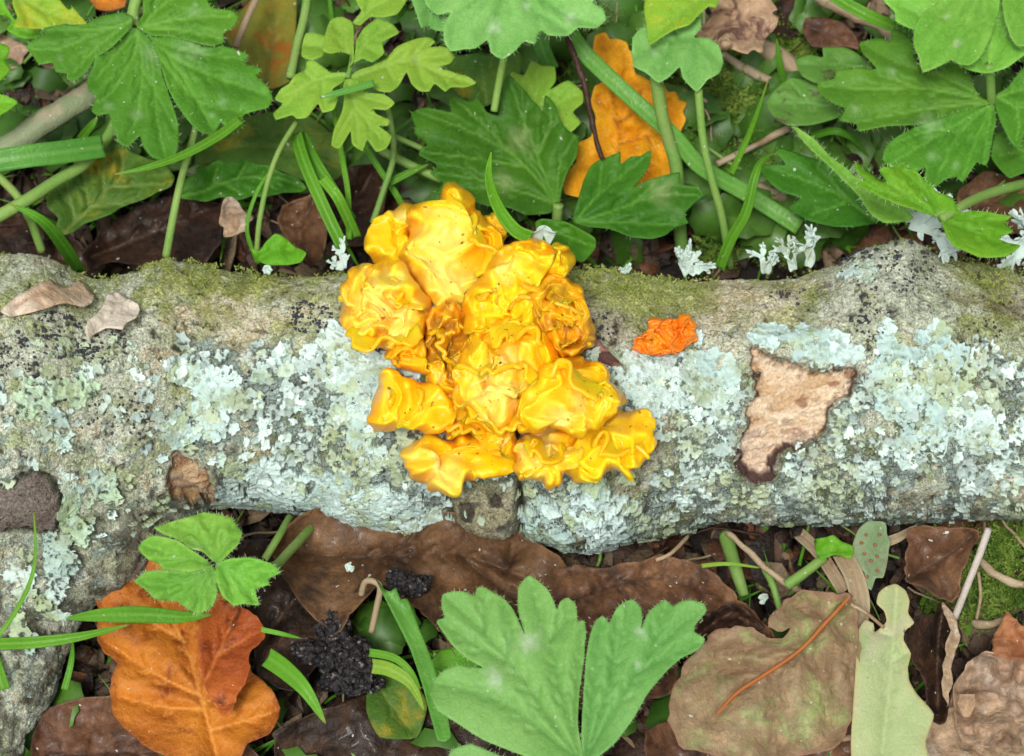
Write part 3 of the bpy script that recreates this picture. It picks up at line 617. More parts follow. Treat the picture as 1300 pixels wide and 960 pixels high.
lichen_patch('pale lichen just below the small orange fungus', [(785, 462), (830, 450), (880, 425), (908, 450), (938, 470), (925, 510), (880, 500), (840, 520), (795, 500)], (6, 11), 4.2, 104, pg=.08, cup=.09, **PALE)
lichen_patch('lichen mat like a cap on the rim above the peeled scar', T('J', [(215, 378), (300, 345), (380, 360), (480, 388), (542, 432), (520, 448), (430, 455), (360, 440), (300, 415), (250, 395)]), (5, 10), 6, 105, pg=.2, **PALE)
lichen_patch('small green-grey lichen rosette above the slate-brown scale', T('H', [(50, 560), (110, 520), (200, 510), (260, 500), (345, 510), (340, 560), (290, 620), (240, 660), (130, 660), (60, 640)]), (4, 8), 4, 106, pg=.6, grn=(.42, .55, .36), cup=.3, rule='over')
lichen_patch('green-grey leafy lichen at the fork of the branch', [(88, 612), (110, 600), (140, 612), (142, 650), (120, 668), (95, 690), (80, 660)], (4, 9), 4.4, 107, pg=.5, grn=(.40, .54, .36), cup=.3, rule='over')
lichen_patch('lichen flecks down the fork by the bottom left corner', [(5, 690), (60, 672), (100, 700), (78, 740), (60, 800), (30, 830), (15, 770)], (4, 8), 3.0, 108, pg=.4, cup=.3, rule='over')
lichen_patch('dense pale lichen on the underside left of the central knob', [(240, 598), (330, 590), (420, 600), (500, 625), (555, 650), (540, 690), (450, 690), (380, 665), (280, 655)], (5, 11), 5, 109, pg=.1, hole=.35, **PALE)
lichen_patch('curled pale lichen hanging under the branch right of the knob', [(670, 640), (760, 610), (800, 640), (780, 690), (765, 725), (735, 715), (700, 712), (670, 680)], (5, 9), 5.5, 110, pg=.15, cup=.35, rule='over', **PALE)
lichen_patch('little pale lichen patches on the crest of the branch knot at the right', [(1062, 354), (1078, 338), (1104, 332), (1118, 342), (1100, 358), (1074, 362)], (4, 7), 5.0, 111, pg=.1, hole=.15, **PALE)
# fine lichen scales over the lower half of the branch: too many to count
r = np.random.RandomState(5); n = 52000
qx = r.uniform(-60, 1360, n); qy = r.uniform(400, 705, n)
w3 = np.c_[qx * .01, qy * .01, qx * 0]
den = lich_density(qx, qy) * .22 * sst(.26, -.05, fbm(w3 * 8, 3, 72, .6))
m = (r.rand(n) < den) & avoid(qx, qy, 3) & (qy < smooth_interp(qx, BOT) - 2)
m &= ~((qx > 575) & (qx < 665) & (qy > 600) & (r.rand(n) < .8))
qx, qy = qx[m], qy[m]; w3 = w3[m]; gm = sst(.0, .4, fbm(w3 * 1.6, 3, 73))
sz = np.clip(r.gamma(1.8, 1.6, len(qx)) + 2.0, 2.2, 10)
cc = lich_col(len(qx), 74, (.40, .52, .47), (.58, .70, .65), (.36, .42, .24), .10); gg = (gm * .6)[:, None]; cc = cc * (.74 + .42 * sst(-.4, .4, fbm(w3 * 9, 2, 76)))[:, None]; cc = cc * (1 - gg) + np.array((.36, .42, .20)) * gg
o = sheet('lichen_scales', np.c_[qx, qy], sz * .92, r.uniform(0, 6.28, len(qx)), cc, 'over', 1.25, .02, branch, 75, lift=.03, imbr=.05); o['kind'] = 'stuff'
# black fruiting dots in clusters
def dots():
    r = np.random.RandomState(9); P_ = []
    for (x, y, rx, ry, n) in ((75, 425, 34, 30, 170), (130, 440, 34, 24, 210), (145, 535, 46, 44, 330), (395, 405, 30, 20, 150), (20, 480, 28, 60, 200), (60, 500, 30, 30, 40), (1125, 345, 62, 28, 260), (1105, 405, 28, 30, 90), (1250, 430, 25, 20, 40), (330, 520, 60, 50, 30), (1000, 380, 40, 12, 25), (760, 420, 20, 20, 20)):
        a = r.uniform(0, 6.28, n); d = np.sqrt(r.rand(n)); P_ += [(x + rx * d[i] * math.cos(a[i]), y + ry * d[i] * math.sin(a[i]), r.choice([.9, 1.3, 1.8, 2.6]) * r.uniform(.8, 1.15)) for i in range(n)]
    q = np.array(P_); p, n = surf_any(q[:, 0], q[:, 1], .012); V, F = [], []
    for i in range(len(q)):
        t = np.cross(n[i], [0, .3, 1.]); t /= np.linalg.norm(t); b = np.cross(n[i], t); s = q[i, 2] / 100; k = len(V); st = r.uniform(.8, 1.5)
        for j in range(6):
            a = j * math.pi / 3; V.append(p[i] + (t * math.cos(a) * st + b * math.sin(a)) * s - n[i] * .02)
        for j in range(6):
            a = j * math.pi / 3; V.append(p[i] + (t * math.cos(a) * st + b * math.sin(a)) * s * .75 + n[i] * s * .6)
        V.append(p[i] + n[i] * s * .8)
        for j in range(6): F.append([k + j, k + (j + 1) % 6, k + 6 + (j + 1) % 6, k + 6 + j]); F.append([k + 6 + j, k + 6 + (j + 1) % 6, k + 12])
    m = NT('black_dot'); m.b.inputs['Base Color'].default_value = (.025, .03, .035, 1); m.b.inputs['Roughness'].default_value = .6
    o = mesh_obj('lichen_dots', V, F, m.m, branch); o['kind'] = 'stuff'
dots()
# mossy fur on the upper side
def tufts(name, pts, nrm, size, n_each, mat, parent=None, seed=0, spread=.6, width=.10, bend=.4):
    r = np.random.RandomState(seed); N = len(pts); k = n_each; tot = N * k; p = np.repeat(pts, k, 0); n = np.repeat(nrm, k, 0); s = np.repeat(size, k)
    d = n + r.normal(0, spread, (tot, 3)); d /= np.linalg.norm(d, axis=1)[:, None]; sd = np.cross(d, r.normal(0, 1, (tot, 3))); sd /= np.linalg.norm(sd, axis=1)[:, None]
    L = s * r.uniform(.5, 1.1, tot); p = p + r.normal(0, .25, (tot, 3)) * s[:, None]
    d2 = d + r.normal(0, bend, (tot, 3)); d2 /= np.linalg.norm(d2, axis=1)[:, None]; w = (s * width)[:, None] * sd
    a = p - w * .7; b = p + w * .7; c = p + d * (L * .55)[:, None]; e = c + d2 * (L * .5)[:, None]
    V = np.stack([a, b, c + w, c - w, e], 1).reshape(-1, 3); i = np.arange(tot) * 5
    F = np.concatenate([np.stack([i, i + 1, i + 2], 1), np.stack([i, i + 2, i + 3], 1), np.stack([i + 3, i + 2, i + 4], 1)])
    o = mesh_obj(name, V, F, mat, parent, smooth=False); o['kind'] = 'stuff'; return o
def moss_mat(name, a, b):
    m = NT(name); c = m.mix(Z01(m, m.noise(2.5, 4, .7), .35, .65), a, b); m.l(c, m.b.inputs['Base Color']); m.b.inputs['Roughness'].default_value = .6
    tr = m.n('ShaderNodeBsdfTranslucent'); m.l(c, tr.inputs[0]); mx = m.n('ShaderNodeMixShader'); mx.inputs[0].default_value = .25
    m.l(m.b.outputs[0], mx.inputs[1]); m.l(tr.outputs[0], mx.inputs[2]); m.l(mx.outputs[0], m.out.inputs[0]); return m.m
MOSS = moss_mat('moss', (.09, .20, .02), (.28, .40, .06)); ALG = moss_mat('branch_moss', (.26, .32, .06), (.48, .54, .15))
r = np.random.RandomState(12); n = 26000; qx = r.uniform(-50, 1350, n); qy = smooth_interp(qx, TOP) + 2 + r.gamma(1.6, 22, n)
dn = .10 + .9 * np.exp(-((qx - 250) / 110) ** 2) + .95 * np.exp(-((qx - 800) / 80) ** 2) + .3 * np.exp(-((qx - 1000) / 60) ** 2) + .45 * np.exp(-((qx - 1270) / 50) ** 2) + .3 * np.exp(-((qx - 20) / 50) ** 2)
dn *= sst(.25, -.15, fbm(np.c_[qx * .03, qy * .03, qx * 0], 3, 80)); m = (r.rand(n) < dn) & (qy < 440); qx, qy = qx[m], qy[m]
p, nr = surf(qx, qy, .0); tufts('branch_moss', p, nr, r.uniform(.015, .038, len(qx)), 5, ALG, branch, 13, .8, .22)
print('branch done')

# ------------------------------------------------------------------ the yellow jelly fungus
def jelly_mat(name, c1, c2, c3, pale, sss=.85):
    m = NT(name)
    base = m.mix(Z01(m, m.noise(1.6, 3), .35, .65), c1, c2)
    base = m.mix(m.attr('edge'), base, c3)
    base = m.mix(m.attr('spot'), base, pale)
    sp = m.ramp(m.noise(15, 2, .4), [(.70, (0, 0, 0)), (.73, (1, 1, 1))]); base = m.mix(m.math('MULTIPLY', sp, .8), base, (.16, .045, .01))
    base = m.mix(m.math('MULTIPLY', m.attr('vein'), .85), base, (.38, .13, .012))
    m.l(base, m.b.inputs['Base Color']); b = m.b.inputs
    b['Subsurface Weight'].default_value = sss; b['Subsurface Radius'].default_value = (1., .62, .12); b['Subsurface Scale'].default_value = .26
    b['Roughness'].default_value = .34; b['Coat Weight'].default_value = .12; b['Coat Roughness'].default_value = .15; b['Specular IOR Level'].default_value = .4
    n = m.bump(m.noise(4.5, 5, .6, dist=1.0), .25, .07); n = m.bump(m.noise(22, 4, .65), .35, .025, n); m.l(n, b['Normal']); return m.m
JEL = jelly_mat('yellow_jelly', (.97, .58, .005), (.98, .66, .015), (.92, .32, .003), (.97, .82, .30))
JOR = jelly_mat('orange_jelly', (.90, .44, .008), (.94, .56, .012), (.85, .30, .005), (.62, .36, .12))
JRED = jelly_mat('bright_orange_jelly', (.92, .22, .008), (.95, .32, .012), (.82, .12, .005), (.95, .40, .04), .4)
def jelly_lobe(outline, mat, parent, h0, dome, fr=1.0, amp=.22, seed=0, pale=(), tiltx=0, tilty=0, frill=0, name='lobe', voxel=.026, crown=None, jz=.35, on=True, dirt=()):
    """closed lobe: traced outline, domed top pushed into folds and thin crests, rolled rim"""
    ol = catmull(outline, True, 7); c = ol.mean(0); ol = c + (ol - c) * 1.05; N = len(ol); rings = 54; dome *= .62; fr *= 1.25
    ol = ol + np.c_[vnoise(np.c_[ol * .06, np.full(N, seed)], seed + 1), vnoise(np.c_[ol * .06, np.full(N, seed + 5.)], seed + 2)] * 5; ol = ol + (ol - c) / (np.linalg.norm(ol - c, axis=1)[:, None] + 1e-6) * (vnoise(np.c_[ol * .13, np.full(N, seed + 2.)], seed + 12) * 3.5)[:, None]
    fr_ = np.linspace(1, 0, rings, endpoint=False)[::-1]
    base, nb = surf([c[0]], [c[1]]); zc = base[0, 2] if on else 0
    def side(sgn):
        q, hh, dd = [], [], []
        for i, f in enumerate(fr_):
            q.append(c + (ol - c) * f)
        q = np.concatenate(q); f = np.repeat(fr_, N)
        return q, f
    q, f = side(1)
    x = np.clip(f, 0, 1)
    rim = np.sqrt(np.clip(1 - x ** 6, 0, 1))
    w3 = np.c_[q * .01, np.full(len(q), seed * 2.7)]
    wp = w3 * fr * 1.1 + np.c_[fbm(w3 * 1.2 * fr, 2, seed + 20), fbm(w3 * 1.2 * fr + 5, 2, seed + 21), np.zeros(len(q))] * .6
    a1 = vnoise(wp * 1.5, seed + 3); a2 = vnoise(wp * 3.3 + 3, seed + 4); a3 = vnoise(wp * 7 + 3, seed + 6)
    sa = lambda x, e: np.sqrt(x * x + e); ridge = np.clip(1.1 - sa(a1, .012) * 2.4, -1, 1); r2 = np.clip(1.1 - sa(a2, .010) * 2.6, -1, 1)
    a4 = vnoise(wp * 12 + 8, seed + 7); hgt = amp * (ridge * .70 + r2 * .42 + .26 * (1 - sa(a3, .014) * 2.4) )
    tpl = tiltx * (q[:, 0] - c[0]) / 100 - tilty * (q[:, 1] - c[1]) / 100
    ztop = h0 + dome * rim + hgt * (.25 + .75 * rim) + tpl
    # ruffled rim: outline wave in height that fades inward
    wv = vnoise(w3 * 5.5 * fr, seed + 8) * jz * x ** 5
    ztop = ztop + wv
    zbot = np.minimum(ztop - .10 - .8 * (1 - x ** 3), h0 - .1 + tpl + wv - .6 * (1 - x ** 2))
    top = P(q[:, 0], q[:, 1], zc + ztop); cw = c[None]
    bot = P(c[0] + (q[:, 0] - c[0]) * .93, c[1] + (q[:, 1] - c[1]) * .93, zc + zbot)
    # overhanging folds: push the crests sideways
    px_ = vnoise(wp * 2.3 + 11, seed + 9); py_ = vnoise(wp * 2.3 + 17, seed + 10)
    top = top + np.c_[px_, py_, np.zeros(len(px_))] * (.17 * fr ** -.5 * rim)[:, None]
    V = np.vstack([top, bot]); K = rings * N; ii = np.arange(K).reshape(rings, N); jj = np.roll(ii, -1, 1)
    F = np.stack([ii[:-1], jj[:-1], jj[1:], ii[1:]], -1).reshape(-1, 4)
    Fb = F[:, ::-1] + K; Fr = np.stack([ii[-1], jj[-1], jj[-1] + K, ii[-1] + K], -1)
    ed = np.clip(x ** 7 * .8 + .22 * sst(.0, -.8, ridge), 0, 1); sp = np.zeros(len(q))
    for (a, b, rr) in pale: sp = np.maximum(sp, np.exp(-((np.hypot(q[:, 0] - a, q[:, 1] - b) * (1 + .35 * a2 + .4 * a3)) / rr) ** 2) * .55)
    dt = np.zeros(len(q))
    for (a, b, rr) in dirt: dt = np.maximum(dt, np.exp(-(np.hypot(q[:, 0] - a, q[:, 1] - b) * (1 + .3 * a2) / rr) ** 2) * sst(-.2, .4, -ridge * .5 + a3 + .55))
    at = {'edge': np.r_[ed, ed], 'spot': np.r_[sp, sp * 0], 'vein': np.r_[dt, dt]}
    # order of the first ring closes at the centre
    o = mesh_obj(name, V, np.vstack([F, Fb, Fr]), mat, parent, attrs=at)
    sm = o.modifiers.new('soft', 'SMOOTH'); sm.factor = .5; sm.iterations = 2
    return o
def frills(name, pts, mat, parent, hgt=.25, wav=.12, freq=5., seed=0, thick=.035, zc=None, h0=.4, lean=.3):
    """thin wavy crest standing on the jelly along traced pixels"""
    c = catmull(pts, False, 14); n = len(c); s = np.r_[0, np.cumsum(np.linalg.norm(np.diff(c, axis=0), axis=1))] / 100
    t = np.gradient(c, axis=0); t /= np.linalg.norm(t, axis=1)[:, None] + 1e-9; nrm = np.c_[-t[:, 1], t[:, 0]]
    base, _ = surf(c[:, 0], c[:, 1]); z = base[:, 2].mean() if zc is None else zc; V = []; R_ = 9
    ph = fbm(np.c_[s * 1.3, s * 0, s * 0 + seed], 2, seed) * 3
    W1 = vnoise(np.c_[s * freq * .8, s * 0, s * 0 + seed * 3.3], seed); W2 = vnoise(np.c_[s * freq * 2.2, s * 0, s * 0 + seed * 5.1], seed + 1)
    for i in range(n):
        for j in range(R_):
            f = j / (R_ - 1); wv = wav * 190 * (f ** 1.5) * W1[i] + wav * 70 * f * f * W2[i]
            e = math.sin(math.pi * i / (n - 1)) ** .45; hh = hgt * e * (1 + .25 * math.sin(freq * 1.3 * s[i] + ph[i]))
            p2 = c[i] + nrm[i] * (wv + lean * 100 * f * hgt)
            V.append(P(p2[0], p2[1], z + h0 - .15 + f * hh))
    F = [[i * R_ + j, (i + 1) * R_ + j, (i + 1) * R_ + j + 1, i * R_ + j + 1] for i in range(n - 1) for j in range(R_ - 1)]
    f = np.tile(np.linspace(0, 1, R_), n); o = mesh_obj(name, V, F, mat, parent, attrs={'edge': f ** 3 * .5, 'spot': np.zeros(n * R_), 'vein': np.zeros(n * R_)})
    solid(o, thick, 0); m = o.modifiers.new('sub', 'SUBSURF'); m.levels = 1; m.render_levels = 1
    return o
fb, _ = surf([630], [450]); fungus = thing('jelly_fungus', 'large ruffled yellow jelly fungus sprawling over the middle of the branch', 'fungus', fb[0])
I = lambda pts: [p[:2] for p in T('I', pts)]
def I1(x, y, r): return (x * .4374 + 420, y * .4374 + 220, r * .4374)
LB = [
 # outline, material, h0, dome, frequency, amplitude, seed, pale spots, tiltx, tilty, dirt
 (I([(110, 205), (118, 145), (165, 105), (245, 85), (275, 105), (240, 150), (225, 215), (200, 280), (125, 262)]), JEL, .15, .45, 1.0, .14, 1, [I1(200, 115, 18)], -.1, .2, []),
 (I([(440, 130), (480, 128), (512, 165), (497, 210), (455, 190)]), JOR, .25, .35, 1.5, .10, 2, [], .1, .1, []),
 (I([(205, 245), (225, 190), (222, 140), (265, 95), (318, 92), (332, 42), (358, 36), (395, 58), (418, 108), (440, 125), (480, 165), (502, 210), (495, 250), (452, 290), (450, 340), (405, 402), (330, 405), (285, 355), (250, 310)]), JEL, .55, .62, .9, .20, 3, [I1(350, 300, 75), I1(310, 180, 40)], .0, .05, []),
 (I([(33, 375), (55, 300), (100, 268), (160, 278), (205, 262), (245, 330), (282, 378), (285, 440), (252, 490), (180, 515), (108, 508), (58, 465), (35, 415)]), JEL, .35, .60, 1.3, .22, 4, [I1(140, 390, 75), I1(190, 420, 50)], -.1, .0, []),
 (I([(165, 510), (262, 480), (290, 560), (285, 592), (230, 578), (190, 565)]), JOR, .15, .35, 1.6, .18, 5, [], 0, 0, []),
 (I([(270, 490), (290, 400), (400, 395), (420, 500), (400, 570), (390, 650), (340, 660), (285, 600), (275, 560)]), JOR, .30, .35, 2.3, .20, 6, [], 0, 0, [I1(335, 510, 85), I1(310, 450, 65), I1(380, 590, 50)]),
 (I([(395, 440), (395, 370), (440, 300), (462, 255), (520, 213), (590, 200), (640, 225), (652, 206), (690, 222), (700, 260), (690, 310), (725, 370), (752, 450), (740, 495), (690, 530), (640, 510), (580, 490), (500, 440), (425, 455)]), JEL, .50, .55, 1.5, .24, 7, [I1(520, 290, 25)], .05, .05, []),
 (I([(560, 330), (640, 300), (700, 320), (735, 380), (755, 450), (742, 500), (690, 535), (640, 500), (600, 430)]), JOR, .62, .45, 2.4, .24, 8, [], .0, .0, [I1(610, 425, 50), I1(700, 470, 50), I1(650, 350, 30)]),
 (I([(365, 560), (410, 470), (460, 440), (540, 405), (620, 430), (655, 530), (620, 600), (545, 695), (490, 755), (420, 700), (355, 660)]), JEL, .62, .60, 1.7, .24, 9, [I1(480, 640, 70), I1(520, 560, 40)], .0, .0, []),
 (I([(108, 700), (140, 625), (150, 580), (200, 575), (240, 600), (292, 615), (348, 680), (335, 740), (282, 757), (200, 722), (180, 757), (130, 742)]), JEL, .40, .42, .9, .13, 10, [I1(160, 640, 10)], -.15, -.1, []),
 (I([(595, 600), (640, 545), (720, 530), (780, 565), (805, 600), (848, 650), (825, 695), (765, 745), (700, 755), (640, 735), (560, 755), (545, 700)]), JEL, .60, .58, 1.25, .22, 11, [I1(710, 650, 35), I1(660, 700, 30)], .05, -.05, []),
 (I([(218, 845), (238, 790), (300, 762), (340, 778), (400, 750), (440, 740), (475, 790), (542, 800), (530, 862), (450, 888), (385, 895), (340, 928), (278, 905), (240, 885)]), JEL, .42, .45, .9, .14, 12, [I1(310, 865, 50)], 0., -.25, []),
 (I([(675, 860), (715, 800), (735, 740), (800, 700), (862, 685), (922, 708), (942, 772), (912, 832), (878, 862), (870, 892), (820, 865), (770, 885), (715, 890)]), JEL, .40, .48, 1.0, .16, 13, [I1(800, 720, 20)], .1, -.15, []),
 (I([(330, 735), (370, 650), (470, 710), (530, 760), (545, 830), (450, 800), (400, 760), (350, 775)]), JOR, .52, .42, 1.9, .20, 14, [], 0, 0, [I1(430, 700, 30)]),
 (I([(535, 770), (600, 745), (690, 745), (725, 800), (685, 860), (662, 902), (632, 922), (600, 892), (552, 885), (528, 835)]), JEL, .52, .50, 1.5, .18, 15, [I1(600, 800, 60)], 0, -.15, []),
]
for (ol, mt, h0, dm, fr, am, sd_, pl, tx, ty, dt) in LB:
    jelly_lobe(ol, mt, fungus, h0, dm, fr, am, sd_, pl, tx, ty, dirt=dt)
# thin crests that stand up between the lobes
FR = [([(45, 380), (90, 320), (150, 300), (200, 330), (230, 390), (200, 450)], .9, JEL), ([(70, 440), (120, 480), (180, 470), (250, 440)], .85, JEL), ([(240, 150), (235, 230), (260, 300), (300, 350), (340, 380)], 1.1, JEL),
      ([(400, 130), (440, 180), (455, 240), (420, 300)], 1.15, JEL), ([(460, 270), (520, 280), (560, 260), (600, 300), (650, 290)], 1.1, JEL), ([(420, 360), (470, 330), (520, 380), (580, 360), (640, 400)], 1.1, JOR),
      ([(640, 320), (690, 350), (710, 410), (740, 450)], 1.15, JOR), ([(380, 580), (430, 550), (500, 570), (560, 550), (600, 590)], 1.25, JEL), ([(400, 640), (450, 680), (480, 730), (540, 700), (560, 640)], 1.25, JEL),
      ([(620, 580), (680, 560), (740, 600), (800, 620), (820, 660)], 1.2, JEL), ([(580, 680), (640, 650), (700, 690), (760, 700)], 1.2, JEL), ([(560, 780), (600, 770), (640, 820), (680, 800)], 1.0, JEL),
      ([(340, 790), (400, 790), (440, 830), (500, 830)], .85, JEL), ([(740, 770), (800, 760), (850, 800), (900, 780)], .85, JEL), ([(300, 440), (340, 470), (330, 530), (370, 560)], .75, JOR), ([(180, 600), (200, 650), (190, 700)], .75, JEL), ([(250, 620), (270, 670), (260, 720)], .72, JEL),
      ([(460, 450), (520, 440), (580, 460), (620, 500)], 1.25, JEL), ([(440, 420), (430, 380), (500, 350)], 1.05, JEL), ([(350, 700), (400, 730), (450, 760)], .95, JOR)]
for i, (pt, h, mt) in enumerate(FR):
    if i in (2, 4, 10, 12, 18): continue
    frills('crest', I(pt), mt, fungus, .26, .10, 4.5 + (i % 3) * 1.3, i, h0=h - .14, thick=.055)

ob, _ = surf([842], [430]); small = thing('orange_jelly_fungus', 'small crinkled bright orange fungus on the branch right of the yellow one', 'fungus', ob[0])
jelly_lobe([(799, 446), (806, 430), (820, 414), (838, 407), (852, 404), (862, 410), (866, 425), (868, 440), (850, 449), (830, 450), (812, 452)], JRED, small, .12, .22, 3.2, .14, 31, [], jz=.12)
jelly_lobe([(858, 425), (862, 408), (874, 397), (886, 408), (888, 420), (884, 433), (868, 440)], JRED, small, .18, .22, 2.6, .10, 32, [], jz=.1)
for i, pt in enumerate([[(803, 442), (815, 425), (832, 414), (846, 412)], [(812, 448), (824, 433), (838, 424), (852, 428)], [(824, 448), (838, 437), (856, 440)], [(862, 430), (866, 414), (876, 404), (884, 414)], [(845, 418), (856, 424), (864, 436), (882, 428)]]):
    frills('crest', pt, JRED, small, .15, .05, 10, 50 + i, h0=.36, thick=.03, zc=ob[0, 2])
print('fungi done')

# ------------------------------------------------------------------ leaves round the branch
def at(zone, x, y):
    s, ox, oy = ZONES[zone]; return (x * s + ox, y * s + oy)
def leaf(name, label, cat, group, zone, z, parts, stalk=None, stalk_r=6, stalk_mat='stalk', part='leaflet', **common):
    """parts: list of dicts(outline, veins, ...) traced in one zoom window of the photograph"""
    first = np.array([p[:2] for p in T(zone, parts[0]['o'])]).mean(0); b = P(first[0], first[1], z)
    root = thing(name, label, cat, b, group)
    for i, pd in enumerate(parts):
        kw = dict(common); kw.update({k: v for k, v in pd.items() if k not in ('o', 'v', 's', 'mat', 'dz')})
        o = [p[:2] for p in T(zone, pd['o'])]; vs = [[p[:2] for p in T(zone, v)] for v in pd.get('v', ())]
        s_ = ZONES[zone][0]; sp = [at(zone, a, b2) + (r * s_,) for a, b2, r in pd.get('s', ())]
        kw.setdefault('seed', int(first[0]) % 97 + i)
        blade(part, o, pd.get('mat', kw.pop('mat', 'green')) if 'mat' in pd else kw.pop('mat', 'green'), root, z=z + pd.get('dz', 0), veins=vs, spots=sp, **kw)
    if stalk:
        st = [(p[0] * ZONES[zone][0] + ZONES[zone][1], p[1] * ZONES[zone][0] + ZONES[zone][2], p[2]) for p in stalk]
        tube('petiole', st, stalk_r, stalk_mat, root)
    return root
BG = 'creeping buttercup leaves round the branch'
# --- top left
leaf('buttercup_leaf', 'large three-part green buttercup leaf at the top left with white flecks', 'leaf', BG, 'A', 3.3, [
    dict(o=[(480, 100), (430, 125), (385, 160), (345, 205), (313, 285), (318, 325), (345, 345), (328, 395), (350, 413), (390, 408), (402, 450), (430, 515), (460, 524), (500, 488), (512, 525), (545, 563), (590, 576), (628, 555), (641, 500), (635, 430), (602, 330), (578, 260), (560, 180), (525, 130)], v=[[(490, 110), (480, 200), (400, 330), (345, 370)], [(490, 110), (510, 220), (495, 400), (455, 500)], [(490, 110), (540, 200), (560, 400), (590, 560)], [(490, 110), (430, 180), (340, 290)], [(505, 240), (560, 330), (625, 460)]], s=[(490, 405, 20), (550, 190, 30), (390, 380, 12)], sy=.15),
    dict(o=[(500, 108), (560, 130), (620, 125), (680, 140), (722, 166), (790, 163), (850, 180), (893, 198), (878, 222), (905, 235), (940, 250), (918, 272), (958, 308), (977, 352), (960, 385), (912, 398), (872, 412), (870, 455), (822, 470), (792, 440), (765, 482), (722, 474), (690, 450), (650, 400), (618, 350), (590, 280), (565, 200), (535, 150)], v=[[(510, 120), (640, 220), (780, 280), (950, 340)], [(510, 120), (620, 270), (720, 370), (860, 400)], [(510, 120), (650, 180), (880, 215)], [(600, 200), (690, 330), (760, 460)]], s=[(690, 160, 45), (795, 365, 16), (760, 415, 10)], sx=-.15, dz=.02),
    dict(o=[(490, 92), (513, 50), (512, 0), (530, -60), (600, -90), (700, -60), (740, -5), (760, 28), (828, 38), (853, 60), (840, 92), (803, 120), (800, 150), (762, 165), (722, 158), (650, 140), (600, 130), (550, 128), (510, 112)], v=[[(505, 100), (640, 70), (820, 60)], [(505, 100), (650, 110), (790, 140)], [(505, 100), (580, 20), (680, -40)]], s=[(695, 45, 14), (700, 15, 8)], dz=.12),
    dict(o=[(475, 60), (468, 98), (420, 150), (380, 185), (345, 205), (312, 255), (270, 286), (240, 284), (243, 265), (200, 257), (188, 225), (140, 230), (118, 200), (94, 168), (120, 142), (160, 122), (150, 102), (230, 88), (300, 88), (350, 62), (400, 50), (445, 45)], v=[[(470, 75), (330, 130), (200, 180), (110, 175)], [(470, 75), (350, 170), (255, 270)], [(400, 100), (280, 110), (170, 110)]], s=[(215, 210, 10)], dz=.05, sx=.1)],
    stalk=[(480, 95, 3.3), (478, 40, 3.35), (500, -40, 3.4), (530, -160, 2.9)], stalk_r=8, mat='green', hair=.35, und=.16, part='leaflet')
leaf('buttercup_leaf', 'yellow-green leaf tip with a brown nibbled edge at the top left corner', 'leaf', BG, 'A', 3.15, [
    dict(o=[(50, 95), (62, 60), (45, 10), (60, -50), (120, -70), (180, -40), (222, 10), (245, 35), (262, 28), (285, 55), (318, 92), (282, 92), (230, 84), (170, 102), (100, 102)], v=[[(60, -20), (150, 40), (300, 88)], [(60, -20), (90, 50), (150, 95)]])], mat='limeyellow', hair=.2)
leaf('buttercup_leaf', 'soft grey-green leaf edge behind the yellow-green tip in the top left corner', 'leaf', BG, 'A', 2.7, [
    dict(o=[(-60, -40), (-40, 40), (10, 55), (40, 75), (25, 105), (60, 130), (100, 138), (140, 132), (160, 110), (120, 95), (60, 80), (20, 20), (0, -40)], v=[[(-20, 10), (60, 100), (130, 120)]]),
    dict(o=[(-60, 120), (-10, 150), (30, 165), (34, 190), (18, 220), (38, 245), (10, 280), (-50, 320)], v=[[(-40, 220), (30, 200)]]),
    dict(o=[(-60, 330), (10, 340), (35, 350), (62, 366), (30, 395), (-10, 418), (-60, 430)], v=[[(-40, 370), (50, 366)]])], mat='bright', hair=.3)
leaf('bramble_leaf', 'broad wrinkled yellow-mottled green leaf lying at the left behind the branch', 'leaf', 'wrinkled leaves behind the branch', 'A', 1.5, [
    dict(o=[(168, 740), (172, 690), (200, 650), (222, 600), (262, 590), (275, 555), (310, 540), (345, 505), (385, 492), (440, 520), (470, 545), (520, 565), (590, 590), (625, 635), (612, 668), (560, 690), (520, 712), (470, 728), (430, 745), (395, 768), (350, 785), (300, 802), (265, 828), (228, 842), (200, 815), (208, 780)], v=[[(228, 835), (330, 740), (430, 640), (560, 600)], [(270, 790), (250, 700), (235, 640)], [(320, 745), (300, 640), (290, 570)], [(370, 700), (370, 600), (360, 530)], [(330, 740), (430, 730), (500, 700)], [(400, 670), (500, 665), (590, 660)], [(430, 640), (440, 580), (430, 540)]], pleat=.10, sx=.05, sy=.2)], mat='yellowgreen', und=.2, fold=.18, vw=3)
leaf('bramble_leaf', 'narrow toothed mid-green leaf behind the branch left of the grass stems', 'leaf', 'wrinkled leaves behind the branch', 'A', 1.6, [
    dict(o=[(625, 705), (650, 670), (665, 640), (700, 622), (705, 600), (740, 595), (780, 576), (830, 582), (880, 572), (925, 590), (965, 592), (1010, 620), (1060, 636), (1098, 672), (1080, 688), (1010, 692), (950, 706), (900, 704), (850, 718), (790, 708), (740, 722), (690, 715)], v=[[(640, 705), (720, 690), (850, 640), (1000, 640), (1090, 672)], [(760, 670), (780, 600)], [(850, 640), (880, 590)], [(930, 640), (990, 680)], [(800, 660), (880, 700)]], pleat=.07, sy=.2)], mat='dark', und=.15, fold=.14)
leaf('broad_leaf', 'smooth olive-green leaf lying low behind the toothed leaf, upper left', 'leaf', None, 'A', 1.05, [
    dict(o=[(700, 580), (740, 480), (840, 430), (980, 400), (1100, 410), (1190, 480), (1240, 560), (1220, 640), (1120, 660), (1000, 610), (860, 590)], v=[[(1210, 600), (980, 520), (730, 540)]])], mat='yellowgreen', und=.2)
